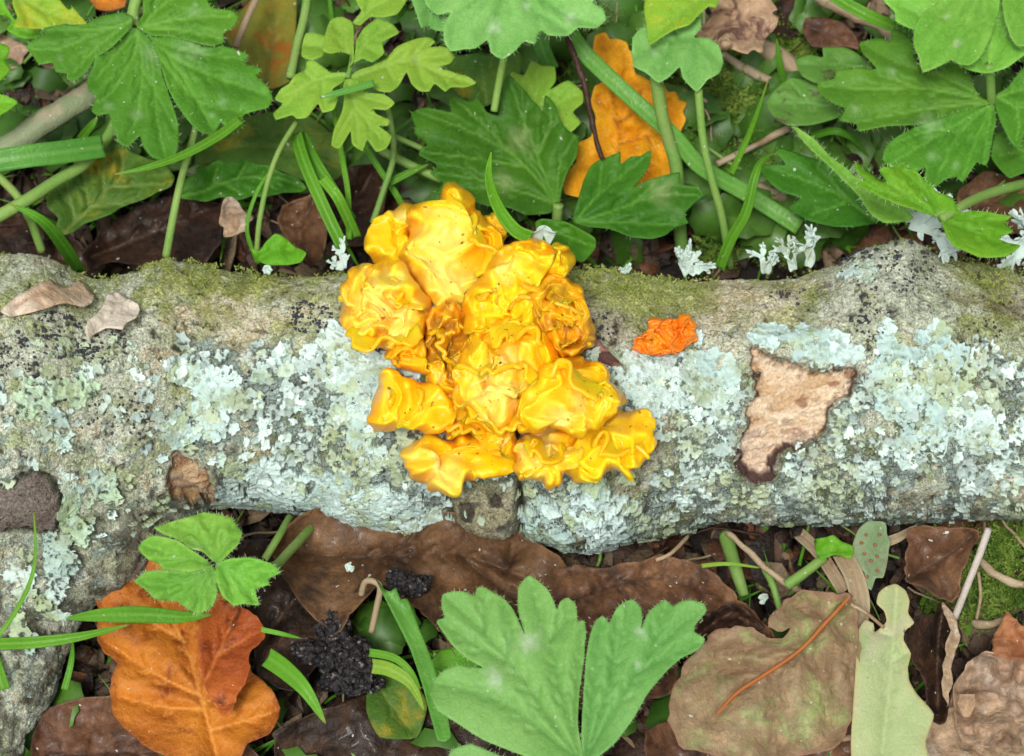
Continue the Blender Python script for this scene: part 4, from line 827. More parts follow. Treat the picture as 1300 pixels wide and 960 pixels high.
leaf('broad_leaf', 'dull olive leaf with an orange-brown blotch between the top left leaves', 'leaf', None, 'A', 1.1, [
    dict(o=[(800, 120), (880, 20), (960, -60), (1060, -40), (1060, 100), (1050, 200), (1040, 290), (960, 320), (900, 240), (850, 190)], v=[[(950, 320), (980, 100), (960, -40)]])], mat=leaf_mat('leaf_olive_orange', (.20, .22, .03), (.28, .26, .03), (.1, .12, .03), blotch=(.36, .13, .015), bl=(.50, .66)), part='blade')
# --- cut-leaved herb, top centre left
leaf('cut_leaf', 'feathery lime-green cut leaf above the left of the yellow fungus', 'leaf', None, 'B', 3.1, [
    dict(o=[(50, 290), (100, 252), (150, 236), (205, 203), (240, 165), (310, 138), (352, 134), (374, 150), (355, 168), (410, 168), (441, 203), (428, 226), (398, 240), (440, 260), (490, 274), (520, 298), (482, 312), (432, 312), (410, 327), (372, 300), (352, 327), (318, 325), (290, 300), (272, 260), (258, 280), (240, 310), (212, 330), (168, 325), (130, 302), (90, 300)], v=[[(60, 285), (200, 235), (300, 215), (410, 200)], [(300, 215), (380, 260), (510, 298)], [(200, 235), (230, 290)], [(300, 215), (340, 300)], [(280, 215), (340, 150)]], s=[(300, 215, 10)]),
    dict(o=[(55, 285), (95, 285), (120, 330), (190, 338), (228, 368), (200, 393), (150, 390), (168, 412), (212, 430), (202, 452), (172, 452), (217, 488), (200, 530), (163, 543), (130, 500), (113, 540), (78, 516), (70, 470), (32, 530), (3, 520), (12, 465), (40, 400), (48, 350), (45, 310)], v=[[(65, 295), (85, 380), (100, 520)], [(85, 380), (180, 500)], [(80, 340), (200, 370)], [(75, 400), (20, 510)]], dz=.04),
    dict(o=[(75, 230), (88, 190), (92, 150), (118, 102), (168, 66), (222, 88), (243, 118), (185, 150), (190, 190), (150, 222), (112, 210)], v=[[(80, 225), (130, 150), (215, 95)], [(120, 165), (170, 190)]], dz=.06),
    dict(o=[(65, 240), (72, 200), (40, 185), (0, 192), (-30, 180), (-20, 120), (0, 70), (40, 60), (78, 82), (82, 150), (80, 220)], v=[[(70, 225), (50, 140), (20, 90)]], dz=.03),
    dict(o=[(80, 80), (110, 40), (90, 0), (130, -50), (240, -60), (275, -10), (240, 48), (185, 62), (140, 60), (105, 90)], v=[[(90, 80), (160, 20), (240, -20)]], dz=.0),
    dict(o=[(55, 262), (0, 262), (-20, 245), (-65, 215), (-88, 222), (-92, 250), (-128, 268), (-150, 300), (-178, 318), (-200, 355), (-172, 372), (-205, 405), (-195, 428), (-140, 412), (-122, 425), (-85, 420), (-45, 372), (-30, 402), (10, 392), (25, 350), (5, 320), (45, 292)], v=[[(50, 270), (-60, 290), (-190, 400)], [(-60, 290), (-100, 250)], [(-30, 285), (-20, 385)], [(-80, 300), (-180, 350)]], dz=.02),
    dict(o=[(-100, 150), (-90, 120), (-60, 118), (-20, 130), (-10, 160), (-30, 200), (-70, 215), (-105, 200)], v=[[(-15, 170), (-90, 160)]], dz=-.02)],
    stalk=[(60, 280, 3.1), (78, 200, 3.05), (75, 120, 3.0), (130, 40, 2.9), (160, -80, 2.6)], stalk_r=3.5, mat='lime', und=.1, hair=.12, hl=6)
leaf('buttercup_leaf', 'pale frosted leaf cut by the top edge above the yellow fungus', 'leaf', BG, 'B', 3.9, [
    dict(o=[(335, -70), (340, 15), (380, 52), (430, 45), (405, 90), (408, 150), (430, 182), (478, 176), (520, 172), (562, 143), (575, 187), (615, 212), (662, 180), (692, 148), (732, 156), (750, 108), (780, 126), (850, 127), (888, 98), (950, 100), (986, 70), (975, 30), (938, 8), (970, -30), (900, -110), (600, -150), (430, -130)], v=[[(640, -100), (600, 60), (600, 200)], [(640, -100), (480, 40), (430, 160)], [(640, -100), (740, 60), (740, 130)], [(640, -100), (820, 40), (960, 90)], [(600, 40), (540, 120)], [(740, 50), (850, 110)], [(640, -100), (400, -20), (350, 20)]], s=[(580, 100, 18), (855, 60, 14), (700, 20, 10)], sy=-.1),
    dict(o=[(285, -60), (290, 0), (310, 55), (325, 98), (352, 92), (372, 108), (430, 112), (420, 60), (380, 20), (350, -60)], v=[[(360, -40), (350, 90)]], dz=-.3)], mat='mint', hair=.6, und=.12, hl=11)
leaf('buttercup_leaf', 'large dark green lobed leaf directly behind the top of the yellow fungus', 'leaf', BG, 'B', 2.0, [
    dict(o=[(815, 738), (780, 765), (700, 770), (640, 745), (560, 738), (500, 715), (440, 690), (375, 692), (402, 655), (358, 622), (382, 592), (318, 556), (325, 532), (347, 520), (300, 480), (302, 450), (288, 405), (340, 386), (400, 396), (432, 402), (424, 350), (450, 345), (500, 368), (522, 348), (545, 378), (560, 402), (600, 410), (603, 330), (635, 268), (670, 300), (700, 328), (722, 360), (745, 380), (760, 402), (770, 343), (800, 370), (822, 430), (850, 468), (887, 490), (880, 560), (850, 610), (832, 660), (822, 705)], v=[[(810, 735), (700, 600), (560, 500), (310, 400)], [(700, 600), (560, 460), (440, 355)], [(810, 735), (740, 560), (680, 400), (640, 280)], [(740, 560), (790, 440), (775, 350)], [(810, 735), (820, 600), (870, 500)], [(810, 735), (640, 680), (400, 680)], [(700, 600), (520, 570), (330, 545)], [(690, 480), (700, 400), (710, 350)], [(640, 670), (500, 640), (380, 620)]], s=[(680, 500, 40), (620, 650, 30)], sy=.12, und=.3)], mat='dark', fold=.14, hair=.12, stalk=[(815, 735, 2.0), (810, 800, 1.7), (800, 900, 1.0)], stalk_r=7)
leaf('buttercup_leaf', 'pale yellow-green young leaf tucked behind the large dark leaf', 'leaf', BG, 'B', 1.75, [
    dict(o=[(640, 300), (650, 258), (692, 270), (720, 220), (755, 235), (802, 240), (806, 290), (785, 322), (850, 288), (900, 328), (903, 368), (868, 400), (895, 440), (850, 480), (810, 450), (760, 420), (700, 400)], v=[[(720, 420), (740, 300), (740, 235)], [(720, 420), (880, 340)]])], mat='lime', hair=.1)
leaf('buttercup_leaf', 'low green leaf behind the frosted leaf, left of the young pale one', 'leaf', BG, 'B', 1.3, [
    dict(o=[(420, 180), (460, 200), (520, 190), (600, 200), (680, 190), (680, 260), (640, 320), (560, 380), (500, 360), (440, 330), (400, 260)], v=[[(560, 380), (540, 220)]])], mat='yellowgreen')
leaf('buttercup_leaf', 'dark green leaf with a round pale sore behind the lichen tufts', 'leaf', BG, 'B', 2.1, [
    dict(o=[(868, 795), (885, 720), (905, 650), (930, 598), (960, 575), (1000, 560), (1038, 545), (1040, 588), (1075, 562), (1110, 560), (1146, 540), (1142, 590), (1112, 640), (1085, 672), (1130, 650), (1180, 632), (1250, 618), (1255, 662), (1310, 670), (1336, 698), (1300, 730), (1268, 768), (1280, 800), (1235, 815), (1200, 842), (1150, 856), (1080, 850), (1000, 820), (920, 812)], v=[[(872, 800), (960, 700), (1130, 560)], [(872, 800), (1000, 760), (1180, 700), (1320, 700)], [(872, 800), (1080, 800), (1250, 810)], [(960, 700), (970, 600)], [(1080, 735), (1160, 660)]], s=[(1190, 690, 42)], sy=.15, und=.25)], mat='dark', fold=.14, hair=.1)
leaf('buttercup_leaf', 'folded glossy green leaflet pointing down to the branch right of the yellow fungus', 'leaf', BG, 'B', 2.5, [
    dict(o=[(735, 800), (760, 785), (830, 792), (900, 825), (948, 855), (946, 895), (902, 940), (858, 922), (800, 882), (745, 850)], v=[[(745, 805), (850, 850), (940, 880)]], pleat=.12)], mat='dark', fold=.2)
bl = ribbon('green_shoot', T('B', [(716, 852, 3.7), (660, 825, 3.75), (600, 745, 3.9), (566, 640, 4.2), (575, 545, 4.4)]), 8, 'bright', fold=.8, k=14)
tag(bl, 'short curled leaf tip rising from behind the yellow fungus', 'leaf')
# --- golden leaf and its neighbours
leaf('fallen_leaf', 'golden yellow fallen leaf with orange stains standing behind the branch', 'fallen leaf', None, 'B', 1.15, [
    dict(o=[(940, 180), (948, 128), (985, 118), (1000, 140), (1020, 138), (1060, 152), (1070, 180), (1092, 195), (1085, 225), (1092, 262), (1120, 275), (1145, 290), (1190, 300), (1210, 330), (1235, 328), (1250, 352), (1275, 370), (1262, 400), (1272, 430), (1255, 470), (1240, 520), (1255, 600), (1215, 625), (1180, 645), (1100, 665), (1040, 700), (960, 720), (880, 705), (838, 692), (828, 640), (880, 580), (868, 520), (932, 490), (950, 420), (932, 370), (948, 310), (985, 290), (960, 250), (948, 215)], v=[[(1000, 720), (1035, 520), (1030, 430), (1000, 300), (980, 130)], [(1035, 440), (1130, 380), (1240, 350)], [(1033, 520), (1130, 490), (1250, 480)], [(1035, 460), (960, 350)], [(1030, 560), (900, 600)], [(1030, 600), (1150, 600)], [(1010, 330), (1070, 260)], [(1130, 490), (1180, 560)]], pleat=.10, und=.35, rough_edge=0)], mat='gold', part='blade', fold=.12, vw=1.8)
tag(ribbon('green_shoot', T('B', [(840, 90, 2.6), (905, 185, 2.5), (1000, 280, 2.3), (1120, 390, 2.1), (1230, 490, 1.9), (1330, 600, 1.6), (1500, 700, 1.3), (1680, 815, 1.1)]), 11, 'grass_blue', fold=.12, tip=0), 'long flat green blade slanting across the golden leaf', 'grass blade')
tag(tube('dead_twig', T('B', [(838, 90, 2.9), (865, 180, 2.8), (905, 290, 2.6), (930, 400, 2.5), (950, 500, 2.4), (975, 572, 2.3)]), 4.4, 'twig', bumpy=.02, r2=3.2), 'thin dark bristly twig beside the golden leaf', 'twig')
tag(tube('green_shoot', T('B', [(1165, 270, 2.7), (1185, 400, 2.3), (1210, 500, 2.0), (1240, 610, 1.7), (1250, 800, 1.2), (1260, 900, .8)]), 9, 'stalk', r2=9), 'thick olive stalk standing in front of the golden leaf', 'stalk')
leaf('buttercup_leaf', 'mint green lobed leaf over the right edge of the golden leaf', 'leaf', BG, 'C', 3.0, [
    dict(o=[(60, 135), (85, 100), (82, 60), (60, 20), (-10, -10), (-60, 20), (-95, 50), (-92, 80), (-130, 100), (-160, 135), (-162, 200), (-155, 238), (-110, 262), (-70, 295), (-30, 275), (8, 240), (20, 280), (70, 328), (105, 288), (150, 262), (163, 222), (150, 165), (110, 136)], v=[[(60, 140), (-40, 150), (-155, 200)], [(60, 140), (70, 320)], [(60, 140), (150, 220)], [(-20, 150), (-70, 285)], [(10, 140), (-60, 60)]], s=[(-80, 190, 10)]),
    dict(o=[(-100, 160), (-112, 90), (-120, 20), (-90, -50), (40, -70), (150, -40), (140, 25), (112, 22), (70, 60), (40, 90), (-10, 105), (-60, 135)], v=[[(140, -30), (20, 40), (-90, 140)], [(60, 20), (20, -50)]], dz=.25, mat='limeyellow')],
    stalk=[(75, 320, 2.9), (92, 500, 2.4), (125, 650, 2.0), (160, 780, 1.6), (190, 960, 1.0)], stalk_r=5.5, mat='mint', hair=.3)
# --- right
leaf('buttercup_leaf', 'broad green buttercup leaf with white flecks spreading left at the right edge', 'leaf', BG, 'C', 2.8, [
    dict(o=[(1130, 368), (1092, 350), (1065, 318), (1055, 280), (1040, 255), (990, 208), (958, 232), (930, 250), (880, 262), (866, 230), (852, 190), (845, 150), (800, 108), (765, 110), (765, 146), (720, 136), (655, 152), (662, 186), (690, 217), (712, 248), (650, 241), (570, 250), (562, 280), (503, 300), (510, 335), (560, 372), (602, 390), (578, 430), (640, 445), (650, 470), (750, 452), (870, 446), (950, 420), (1050, 390)], v=[[(1130, 368), (900, 320), (700, 320), (520, 310)], [(1130, 368), (960, 280), (800, 230), (670, 160)], [(1130, 368), (900, 390), (640, 440)], [(960, 280), (980, 225)], [(900, 265), (860, 200)], [(880, 320), (720, 270)]], s=[(770, 255, 16), (635, 388, 12), (890, 440, 30)], sx=.1),
    dict(o=[(1130, 368), (1050, 392), (960, 415), (870, 448), (800, 482), (752, 520), (735, 570), (762, 598), (820, 600), (862, 612), (890, 600), (885, 648), (920, 672), (960, 642), (1000, 634), (1022, 652), (1052, 610), (1075, 580), (1102, 592), (1116, 568), (1128, 500), (1140, 440)], v=[[(1130, 370), (960, 470), (760, 590)], [(1130, 370), (1010, 480), (920, 660)], [(1130, 370), (1070, 500), (1020, 640)], [(1130, 370), (1110, 480), (1100, 585)], [(980, 460), (860, 480), (770, 520)]], s=[(905, 440, 30), (915, 560, 16), (1000, 590, 12)], dz=.04, sy=.1),
    dict(o=[(1138, 345), (1190, 308), (1230, 250), (1300, 200), (1400, 220), (1400, 400), (1300, 440), (1242, 480), (1222, 535), (1190, 500), (1160, 440), (1142, 390)], v=[[(1145, 350), (1220, 400), (1215, 520)], [(1145, 350), (1300, 300)]], dz=.05)], mat='green', hair=.35, und=.16)
leaf('buttercup_leaf', 'large bright overlapping leaf filling the top right corner', 'leaf', BG, 'C', 3.7, [
    dict(o=[(1110, 262), (1050, 252), (1010, 232), (985, 215), (950, 232), (900, 256), (868, 235), (868, 182), (850, 165), (858, 112), (830, 100), (782, 75), (778, 40), (738, 0), (750, -60), (900, -110), (1100, -120), (1300, -100), (1320, 100), (1300, 180), (1240, 200), (1180, 242)], v=[[(1115, 255), (1000, 120), (800, 20)], [(1115, 255), (1060, 60), (1000, -100)], [(1115, 255), (1200, 100), (1260, -80)]]),
    dict(o=[(1110, 160), (1085, 205), (1050, 232), (1010, 230), (985, 215), (940, 236), (880, 258), (866, 205), (846, 160), (852, 100), (880, 45), (945, 0), (970, -60), (1060, -110), (1160, -90), (1157, 0), (1142, 80)], v=[[(1100, -60), (1010, 60), (880, 240)], [(1100, -60), (1060, 100), (1010, 225)], [(1100, -60), (960, 20), (860, 130)], [(1100, -60), (1140, 60)]], s=[(1000, 155, 12), (960, 60, 8)], dz=.28),
    dict(o=[(1165, -60), (1170, 60), (1190, 120), (1212, 162), (1240, 165), (1280, 130), (1340, 110), (1360, -40), (1260, -100)], v=[[(1240, -80), (1210, 150)]], dz=.3)],
    stalk=[(1115, 235, 3.65), (1122, 290, 3.3), (1125, 350, 2.95), (1130, 400, 2.5)], stalk_r=6, mat='pale', hair=.55)
leaf('buttercup_leaf', 'dim green leaf under the right-hand leaf by the right edge', 'leaf', BG, 'C', 1.9, [
    dict(o=[(1125, 560), (1140, 480), (1200, 470), (1300, 480), (1340, 600), (1240, 620), (1190, 638), (1150, 600)], v=[[(1330, 520), (1150, 560)]])], mat='green')
leaf('spotted_leaf', 'dull green leaf with sooty speckles upper right beside the moss', 'leaf', None, 'C', 2.0, [
    dict(o=[(318, 375), (340, 332), (400, 282), (470, 290), (525, 305), (560, 372), (602, 392), (575, 420), (530, 435), (480, 447), (400, 450), (350, 425)], v=[[(600, 392), (450, 370), (330, 375)], [(480, 375), (410, 300)]], s=[]),
    dict(o=[(425, 215), (470, 196), (522, 205), (520, 170), (560, 168), (600, 170), (640, 188), (690, 225), (715, 250), (640, 250), (570, 256), (545, 290), (500, 300), (442, 268)], v=[[(710, 250), (560, 230), (440, 230)]], dz=.1)], mat='speckled', und=.2)
leaf('buttercup_leaf', 'deep green shaded leaf low behind the hairy folded leaf, right side', 'leaf', BG, 'C', 1.7, [
    dict(o=[(300, 592), (345, 590), (388, 590), (345, 540), (375, 530), (450, 556), (520, 580), (600, 640), (650, 690), (725, 790), (700, 802), (640, 812), (560, 812), (470, 790), (400, 745), (440, 710), (380, 690), (345, 668), (305, 625)], v=[[(720, 800), (560, 690), (320, 600)], [(600, 730), (470, 770)], [(620, 720), (500, 600)]])], mat='dark', hair=.1)
leaf('buttercup_leaf', 'narrow pale hairy leaf folded edge-on, pointing down to the branch knot', 'leaf', BG, 'C', 2.9, [
    dict(o=[(408, 450), (440, 465), (490, 500), (545, 560), (600, 600), (645, 632), (700, 665), (760, 705), (820, 748), (845, 782), (800, 795), (742, 797), (692, 765), (650, 700), (590, 640), (540, 590), (470, 525)], v=[[(412, 455), (560, 590), (700, 720), (830, 785)]], pleat=.06)], mat='pale', hair=.9, fold=.16, hl=12)
leaf('buttercup_leaf', 'bright green lobed leaf drooping over the branch knot at the right', 'leaf', BG, 'C', 4.1, [
    dict(o=[(640, 578), (668, 600), (700, 622), (722, 642), (752, 650), (722, 612), (742, 598), (775, 600), (800, 586), (822, 605), (855, 612), (890, 650), (932, 688), (985, 708), (1012, 762), (1060, 757), (1100, 758), (1150, 768), (1195, 775), (1175, 797), (1202, 828), (1165, 845), (1150, 855), (1190, 872), (1228, 880), (1180, 917), (1120, 923), (1080, 920), (1035, 900), (995, 885), (965, 845), (942, 785), (880, 760), (800, 735), (745, 715), (690, 685), (640, 662), (675, 645), (640, 610)], v=[[(940, 785), (800, 690), (650, 590)], [(940, 785), (900, 700), (810, 610)], [(940, 785), (1060, 830), (1200, 880)], [(960, 780), (1080, 790), (1180, 785)], [(850, 725), (760, 700), (660, 655)]], s=[(940, 765, 10)], sx=-.25, und=.3)], mat='bright', hair=.5, fold=.2,
    stalk=[(945, 785, 4.1), (1000, 750, 4.0), (1100, 700, 3.6), (1242, 660, 3.1), (1400, 640, 2.2)], stalk_r=6.5, hl=11)
tag(ribbon('green_shoot', T('C', [(150, 960, 1.6), (190, 860, 2.0), (245, 760, 2.4), (275, 640, 2.7), (300, 580, 2.7), (350, 545, 2.5)]), 7, 'grass', fold=.6), 'bent dark green grass blade rising behind the lichen tufts', 'grass blade')
tag(ribbon('green_shoot', T('C', [(190, 625, 1.4), (240, 520, 1.8), (280, 420, 2.2), (322, 295, 2.7)]), 4, 'grass', fold=.6), 'short upright grass blade against the moss upper right', 'grass blade')
tag(ribbon('green_shoot', T('C', [(500, -60, 3.0), (580, 0, 3.0), (690, 60, 2.95), (820, 115, 2.6)]), 8, 'grass', fold=.5, tip=0), 'bright green blade slanting into the top right leaves', 'grass blade')
tag(ribbon('green_shoot', T('C', [(380, 300, .9), (365, 220, 1.3), (355, 140, 1.6)]), 5, 'grass', fold=.4), 'short blurred green blade beside the crumpled brown leaf', 'grass blade')
tag(ribbon('green_shoot', T('C', [(480, 490, 1.1), (560, 470, 1.3), (630, 500, 1.2), (690, 570, .8)]), 5, 'grass', fold=.5), 'arched dark grass blade in the hollow at the right', 'grass blade')
tag(tube('dry_straw', T('C', [(480, -40, 1.7), (600, 40, 1.6), (720, 90, 1.5), (800, 160, 1.2)]), 10, 'straw', bumpy=.03), 'thick tan dry stem under the top right leaves', 'dry stem')
tag(tube('dry_straw', T('C', [(250, 130, .9), (340, 190, .9), (450, 270, .8)]), 13, 'straw', bumpy=.03), 'pale broad dry stem below the crumpled brown leaf', 'dry stem')
tag(tube('dry_straw', T('C', [(150, 190, .8), (250, 250, .9), (360, 305, .8)]), 6, 'straw', bumpy=.02), 'thin tan dry stem beside the moss upper right', 'dry stem')
tag(tube('dry_straw', T('C', [(-20, 310, .9), (60, 345, .9), (155, 388, .8)]), 3, 'straw', bumpy=.01), 'fine straw crossing below the mint green leaf', 'dry stem')
tag(tube('dry_straw', T('C', [(140, 590, .8), (260, 530, .9), (400, 462, 1.0)]), 5, 'straw', bumpy=.03), 'pale bent straw lying below the speckled leaf', 'dry stem')
tag(tube('dry_straw', T('C', [(230, 650, .6), (320, 690, .6), (430, 715, .5)]), 9, 'straw', bumpy=.03), 'brownish straw in the shade behind the lichen tufts', 'dry stem')
leaf('dead_leaf', 'crumpled tan dry leaf with dark specks at the top right', 'dead leaf', None, 'C', 2.0, [
    dict(o=[(70, 110), (120, 60), (130, 0), (170, -50), (260, -60), (330, -30), (352, 40), (345, 90), (318, 150), (290, 180), (255, 192), (200, 182), (150, 182), (100, 150)], v=[[(90, 110), (200, 80), (340, 20)]], pleat=.35)], mat=leaf_mat('dry_specked', (.40, .27, .16), (.50, .36, .22), (.25, .15, .1), blotch=(.13, .07, .05), bl=(.5, .6), crinkle=1.4, transl=.05), part='blade', und=.5, rough_edge=5)
leaf('dead_leaf', 'smooth chestnut brown dead leaf under the top right leaves', 'dead leaf', None, 'C', 1.4, [
    dict(o=[(448, 110), (460, 65), (520, 62), (590, 80), (640, 130), (650, 175), (600, 165), (540, 170), (480, 165)], v=[[(450, 90), (640, 160)]])], mat='brown', part='blade', und=.2)

# --- stems and grass, upper left
tag(tube('green_shoot', T('A', [(-30, 790, 2.2), (100, 715, 2.2), (200, 650, 2.1), (300, 590, 2.0), (380, 500, 1.9), (420, 420, 1.8)]), 9, 'stalk', r2=7), 'thick pale green stalk slanting up from the left edge', 'stalk')
tag(tube('old_stem', T('A', [(-20, 560, 1.6), (100, 480, 1.7), (220, 400, 1.8), (350, 320, 1.8), (420, 270, 1.6)]), 17, 'stalk_old', bumpy=.05), 'fat grey-green old stem under the top left leaf', 'stem')
tag(ribbon('green_shoot', T('A', [(-30, 580, 2.6), (100, 560, 2.6), (230, 545, 2.5), (370, 525, 2.3)]), 15, 'grass_blue', fold=.2, tip=0), 'broad blurred green blade lying level at the left edge', 'grass blade')
tag(ribbon('green_shoot', T('A', [(860, 430, 3.4), (780, 490, 3.5), (660, 555, 3.6), (530, 600, 3.7), (408, 626, 3.7)]), 6, 'grass', fold=.5), 'thin arched grass blade hanging below the large top left leaf', 'grass blade')
tag(ribbon('green_shoot', T('A', [(285, 970, 1.4), (230, 880, 2.2), (150, 790, 2.9), (35, 730, 3.1)]), 9, 'grass', fold=.5), 'grass blade arching left out of the leaf litter at the left', 'grass blade')
tag(tube('green_shoot', T('A', [(595, 920, 2.0), (618, 790, 2.3), (650, 640, 2.5), (690, 500, 2.6), (700, 460, 2.6)]), 5.6, 'stalk', r2=4.5), 'upright pale green stem left of centre behind the branch', 'stem')
tag(tube('green_shoot', T('A', [(150, 900, .9), (110, 790, 1.3), (60, 700, 1.5), (-20, 620, 1.5)]), 6, 'stalk', r2=6), 'dull green stem curving up at the far left', 'stem')
tag(tube('green_shoot', T('A', [(920, 900, 2.3), (930, 790, 2.6), (960, 650, 2.8), (1000, 540, 2.9), (1060, 440, 2.9)]), 3.6, 'stalk', r2=3.6), 'thin green stem leaning right below the cut-leaved herb', 'stem')
tag(ribbon('green_shoot', T('A', [(925, 945, 2.0), (885, 820, 2.3), (920, 690, 2.5), (975, 600, 2.6), (1060, 430, 2.9)]), 2.6, 'grass', fold=.5), 'very thin grass blade beside the thin green stem', 'grass blade')
tag(ribbon('green_shoot', T('A', [(1060, 480, 2.6), (1090, 580, 2.6), (1150, 720, 2.5), (1230, 890, 2.3)]), 8, 'grass', fold=.55, tip=0), 'long green blade left of the fungus, the left one of a pair', 'grass blade')
tag(ribbon('green_shoot', T('A', [(1080, 480, 2.4), (1130, 580, 2.4), (1200, 690, 2.3), (1260, 790, 2.1)]), 7, 'grass', fold=.55, tip=0), 'long green blade left of the fungus, the right one of a pair', 'grass blade')
tag(tube('green_shoot', T('A', [(1040, 280, 3.0), (1065, 160, 3.0), (1090, 60, 3.0), (1105, -40, 3.0)]), 6, 'stalk', r2=6), 'hairy lime stem rising from the cut leaf to the top edge', 'stem')
tag(tube('green_shoot', T('A', [(845, 170, 1.9), (880, 80, 2.0), (925, -20, 2.0)]), 5, 'straw', r2=5), 'tan dry stem near the top left leaf', 'dry stem')
tag(ribbon('green_shoot', T('A', [(290, 500, 1.3), (325, 455, 1.6), (350, 420, 1.7)]), 6, 'grass', fold=.4), 'short green blade under the middle lobe of the top left leaf', 'grass blade')
tag(tube('green_shoot', T('B', [(150, 800, 1.6), (190, 680, 1.8), (225, 560, 2.0), (215, 440, 2.2), (200, 380, 2.3)]), 4.5, 'stalk', r2=4), 'curved green stem just left of the top of the fungus', 'stem')
tag(tube('green_shoot', T('B', [(180, 540, 1.5), (280, 590, 1.5), (400, 645, 1.4)]), 6.5, 'stalk', r2=6), 'stout green stem running under the large dark leaf, lower one', 'stem')
tag(tube('green_shoot', T('B', [(230, 490, 1.7), (320, 530, 1.6), (380, 560, 1.5)]), 4, 'stalk', r2=4), 'green stem running under the large dark leaf, upper one', 'stem')
tag(ribbon('green_shoot', T('B', [(10, 380, 2.4), (40, 560, 2.4), (62, 700, 2.3), (65, 860, 2.2)]), 3.5, 'grass', fold=.4, tip=0), 'slim upright blade between the cut leaf and the branch', 'grass blade')
tag(ribbon('green_shoot', T('B', [(-30, 640, 2.7), (20, 700, 2.7), (60, 780, 2.4), (90, 850, 2.1)]), 7, 'grass', fold=.4, tip=0), 'folded green blade leaning against the branch left of the fungus', 'grass blade')
tag(ribbon('green_shoot', T('B', [(120, 520, 1.6), (170, 600, 1.5), (230, 690, 1.4), (270, 760, 1.2)]), 4, 'grass', fold=.4, tip=0), 'small blade crossing behind the curved green stem', 'grass blade')
tag(ribbon('green_shoot', T('B', [(200, 660, 1.6), (280, 620, 1.7), (350, 590, 1.7)]), 5, 'grass', fold=.4), 'short blade pointing up right beside the large dark leaf', 'grass blade')
tag(ribbon('green_shoot', T('B', [(-40, 350, 3.5), (40, 330, 3.5), (155, 298, 3.4)]), 4.5, 'grass_blue', fold=.3, tip=0, tail=1), 'small dark green blade lying over the cut leaf', 'grass blade')
tag(ribbon('green_shoot', T('B', [(740, 100, 1.6), (760, 180, 1.5), (790, 250, 1.3)]), 11, 'grass_blue', fold=.2, tip=0), 'grey-green blade under the frosted leaf beside the twig', 'grass blade')
tag(tube('green_shoot', T('B', [(585, 400, 2.4), (600, 310, 2.6), (620, 210, 3.0)]), 5, 'stalk'), 'pale stem joining the frosted leaf to the large dark leaf', 'stem')
leaf('young_leaf', 'tiny glossy green crinkled leaf by the branch at the left', 'leaf', None, 'A', 2.6, [
    dict(o=[(900, 890), (930, 900), (950, 870), (985, 838), (1020, 850), (1050, 880), (1095, 905), (1075, 940), (1020, 950), (960, 950), (920, 930)], v=[[(920, 930), (1000, 890), (1080, 905)]], pleat=.15)], mat='bright')

# --- dead leaves in the hollow behind the branch; its shade is put into some browns
def dead(label, zone, z, o, v=(), mat='brown', name='dead_leaf', **kw):
    kw.setdefault('und', .30); kw.setdefault('pleat', .07); kw.setdefault('fold', .14); kw.setdefault('thick', .008); kw.setdefault('curl', -.12); kw.setdefault('rough_edge', 3)
    return leaf(name, label, 'dead leaf', None, zone, z, [dict(o=o, v=v)], mat=mat, part='blade', **kw)
dead('flat brown dead leaf in the hollow behind the branch, left of centre', 'A', .9, [(420, 790), (520, 720), (640, 700), (760, 720), (800, 760), (790, 860), (740, 940), (560, 960), (420, 940), (330, 960), (300, 900)], [[(330, 920), (560, 830), (780, 740)]], mat='darkbrown')
dead('curled brown dead leaf behind the branch right of the tiny green leaf', 'A', 1.3, [(1000, 800), (1020, 740), (1100, 700), (1160, 690), (1180, 780), (1160, 900), (1120, 960), (1060, 900)], [[(1120, 960), (1080, 820), (1140, 700)], [(1080, 820), (1010, 790)]], pleat=.25)
dead('small pale brown curled leaf scrap behind the branch at the left', 'A', 1.5, [(790, 790), (800, 730), (820, 705), (860, 740), (905, 780), (880, 820), (840, 840), (810, 850)], mat='dry', pleat=.3)
dead('dark dead leaf behind the branch at the far left', 'A', .55, [(-40, 820), (80, 740), (200, 820), (300, 880), (380, 960), (200, 1020), (-40, 980)], mat='darkbrown')
dead('brown dead leaf in shade left of the yellow fungus', 'B', .8, [(60, 600), (150, 590), (200, 620), (190, 760), (150, 860), (60, 880), (-60, 800), (-20, 680)], [[(0, 850), (150, 620)]], mat='darkbrown')
dead('dark brown dead leaf under the right-hand leaves', 'C', .6, [(560, 440), (700, 430), (820, 480), (900, 660), (1000, 720), (900, 800), (760, 700), (640, 600), (580, 520)], mat='darkbrown')
dead('reddish brown dead leaf behind the branch at the right edge', 'C', .7, [(1000, 690), (1100, 620), (1260, 640), (1400, 700), (1380, 860), (1200, 840), (1040, 780)], [[(1040, 760), (1300, 680)]])
dead('brown dead leaf at the top edge right of the golden leaf', 'C', .5, [(280, 60), (340, 10), (450, -40), (520, 40), (460, 120), (400, 130), (330, 120)], mat='darkbrown')
dead('brown leaf litter scrap under the top left corner leaves', 'A', .6, [(-60, 80), (60, 90), (110, 160), (60, 240), (-60, 260)], mat='dry')
dead('reddish leaf at the top edge behind the top left leaf stalk', 'A', 1.2, [(300, -50), (430, -60), (450, 20), (400, 40), (340, 30)], mat='orange')

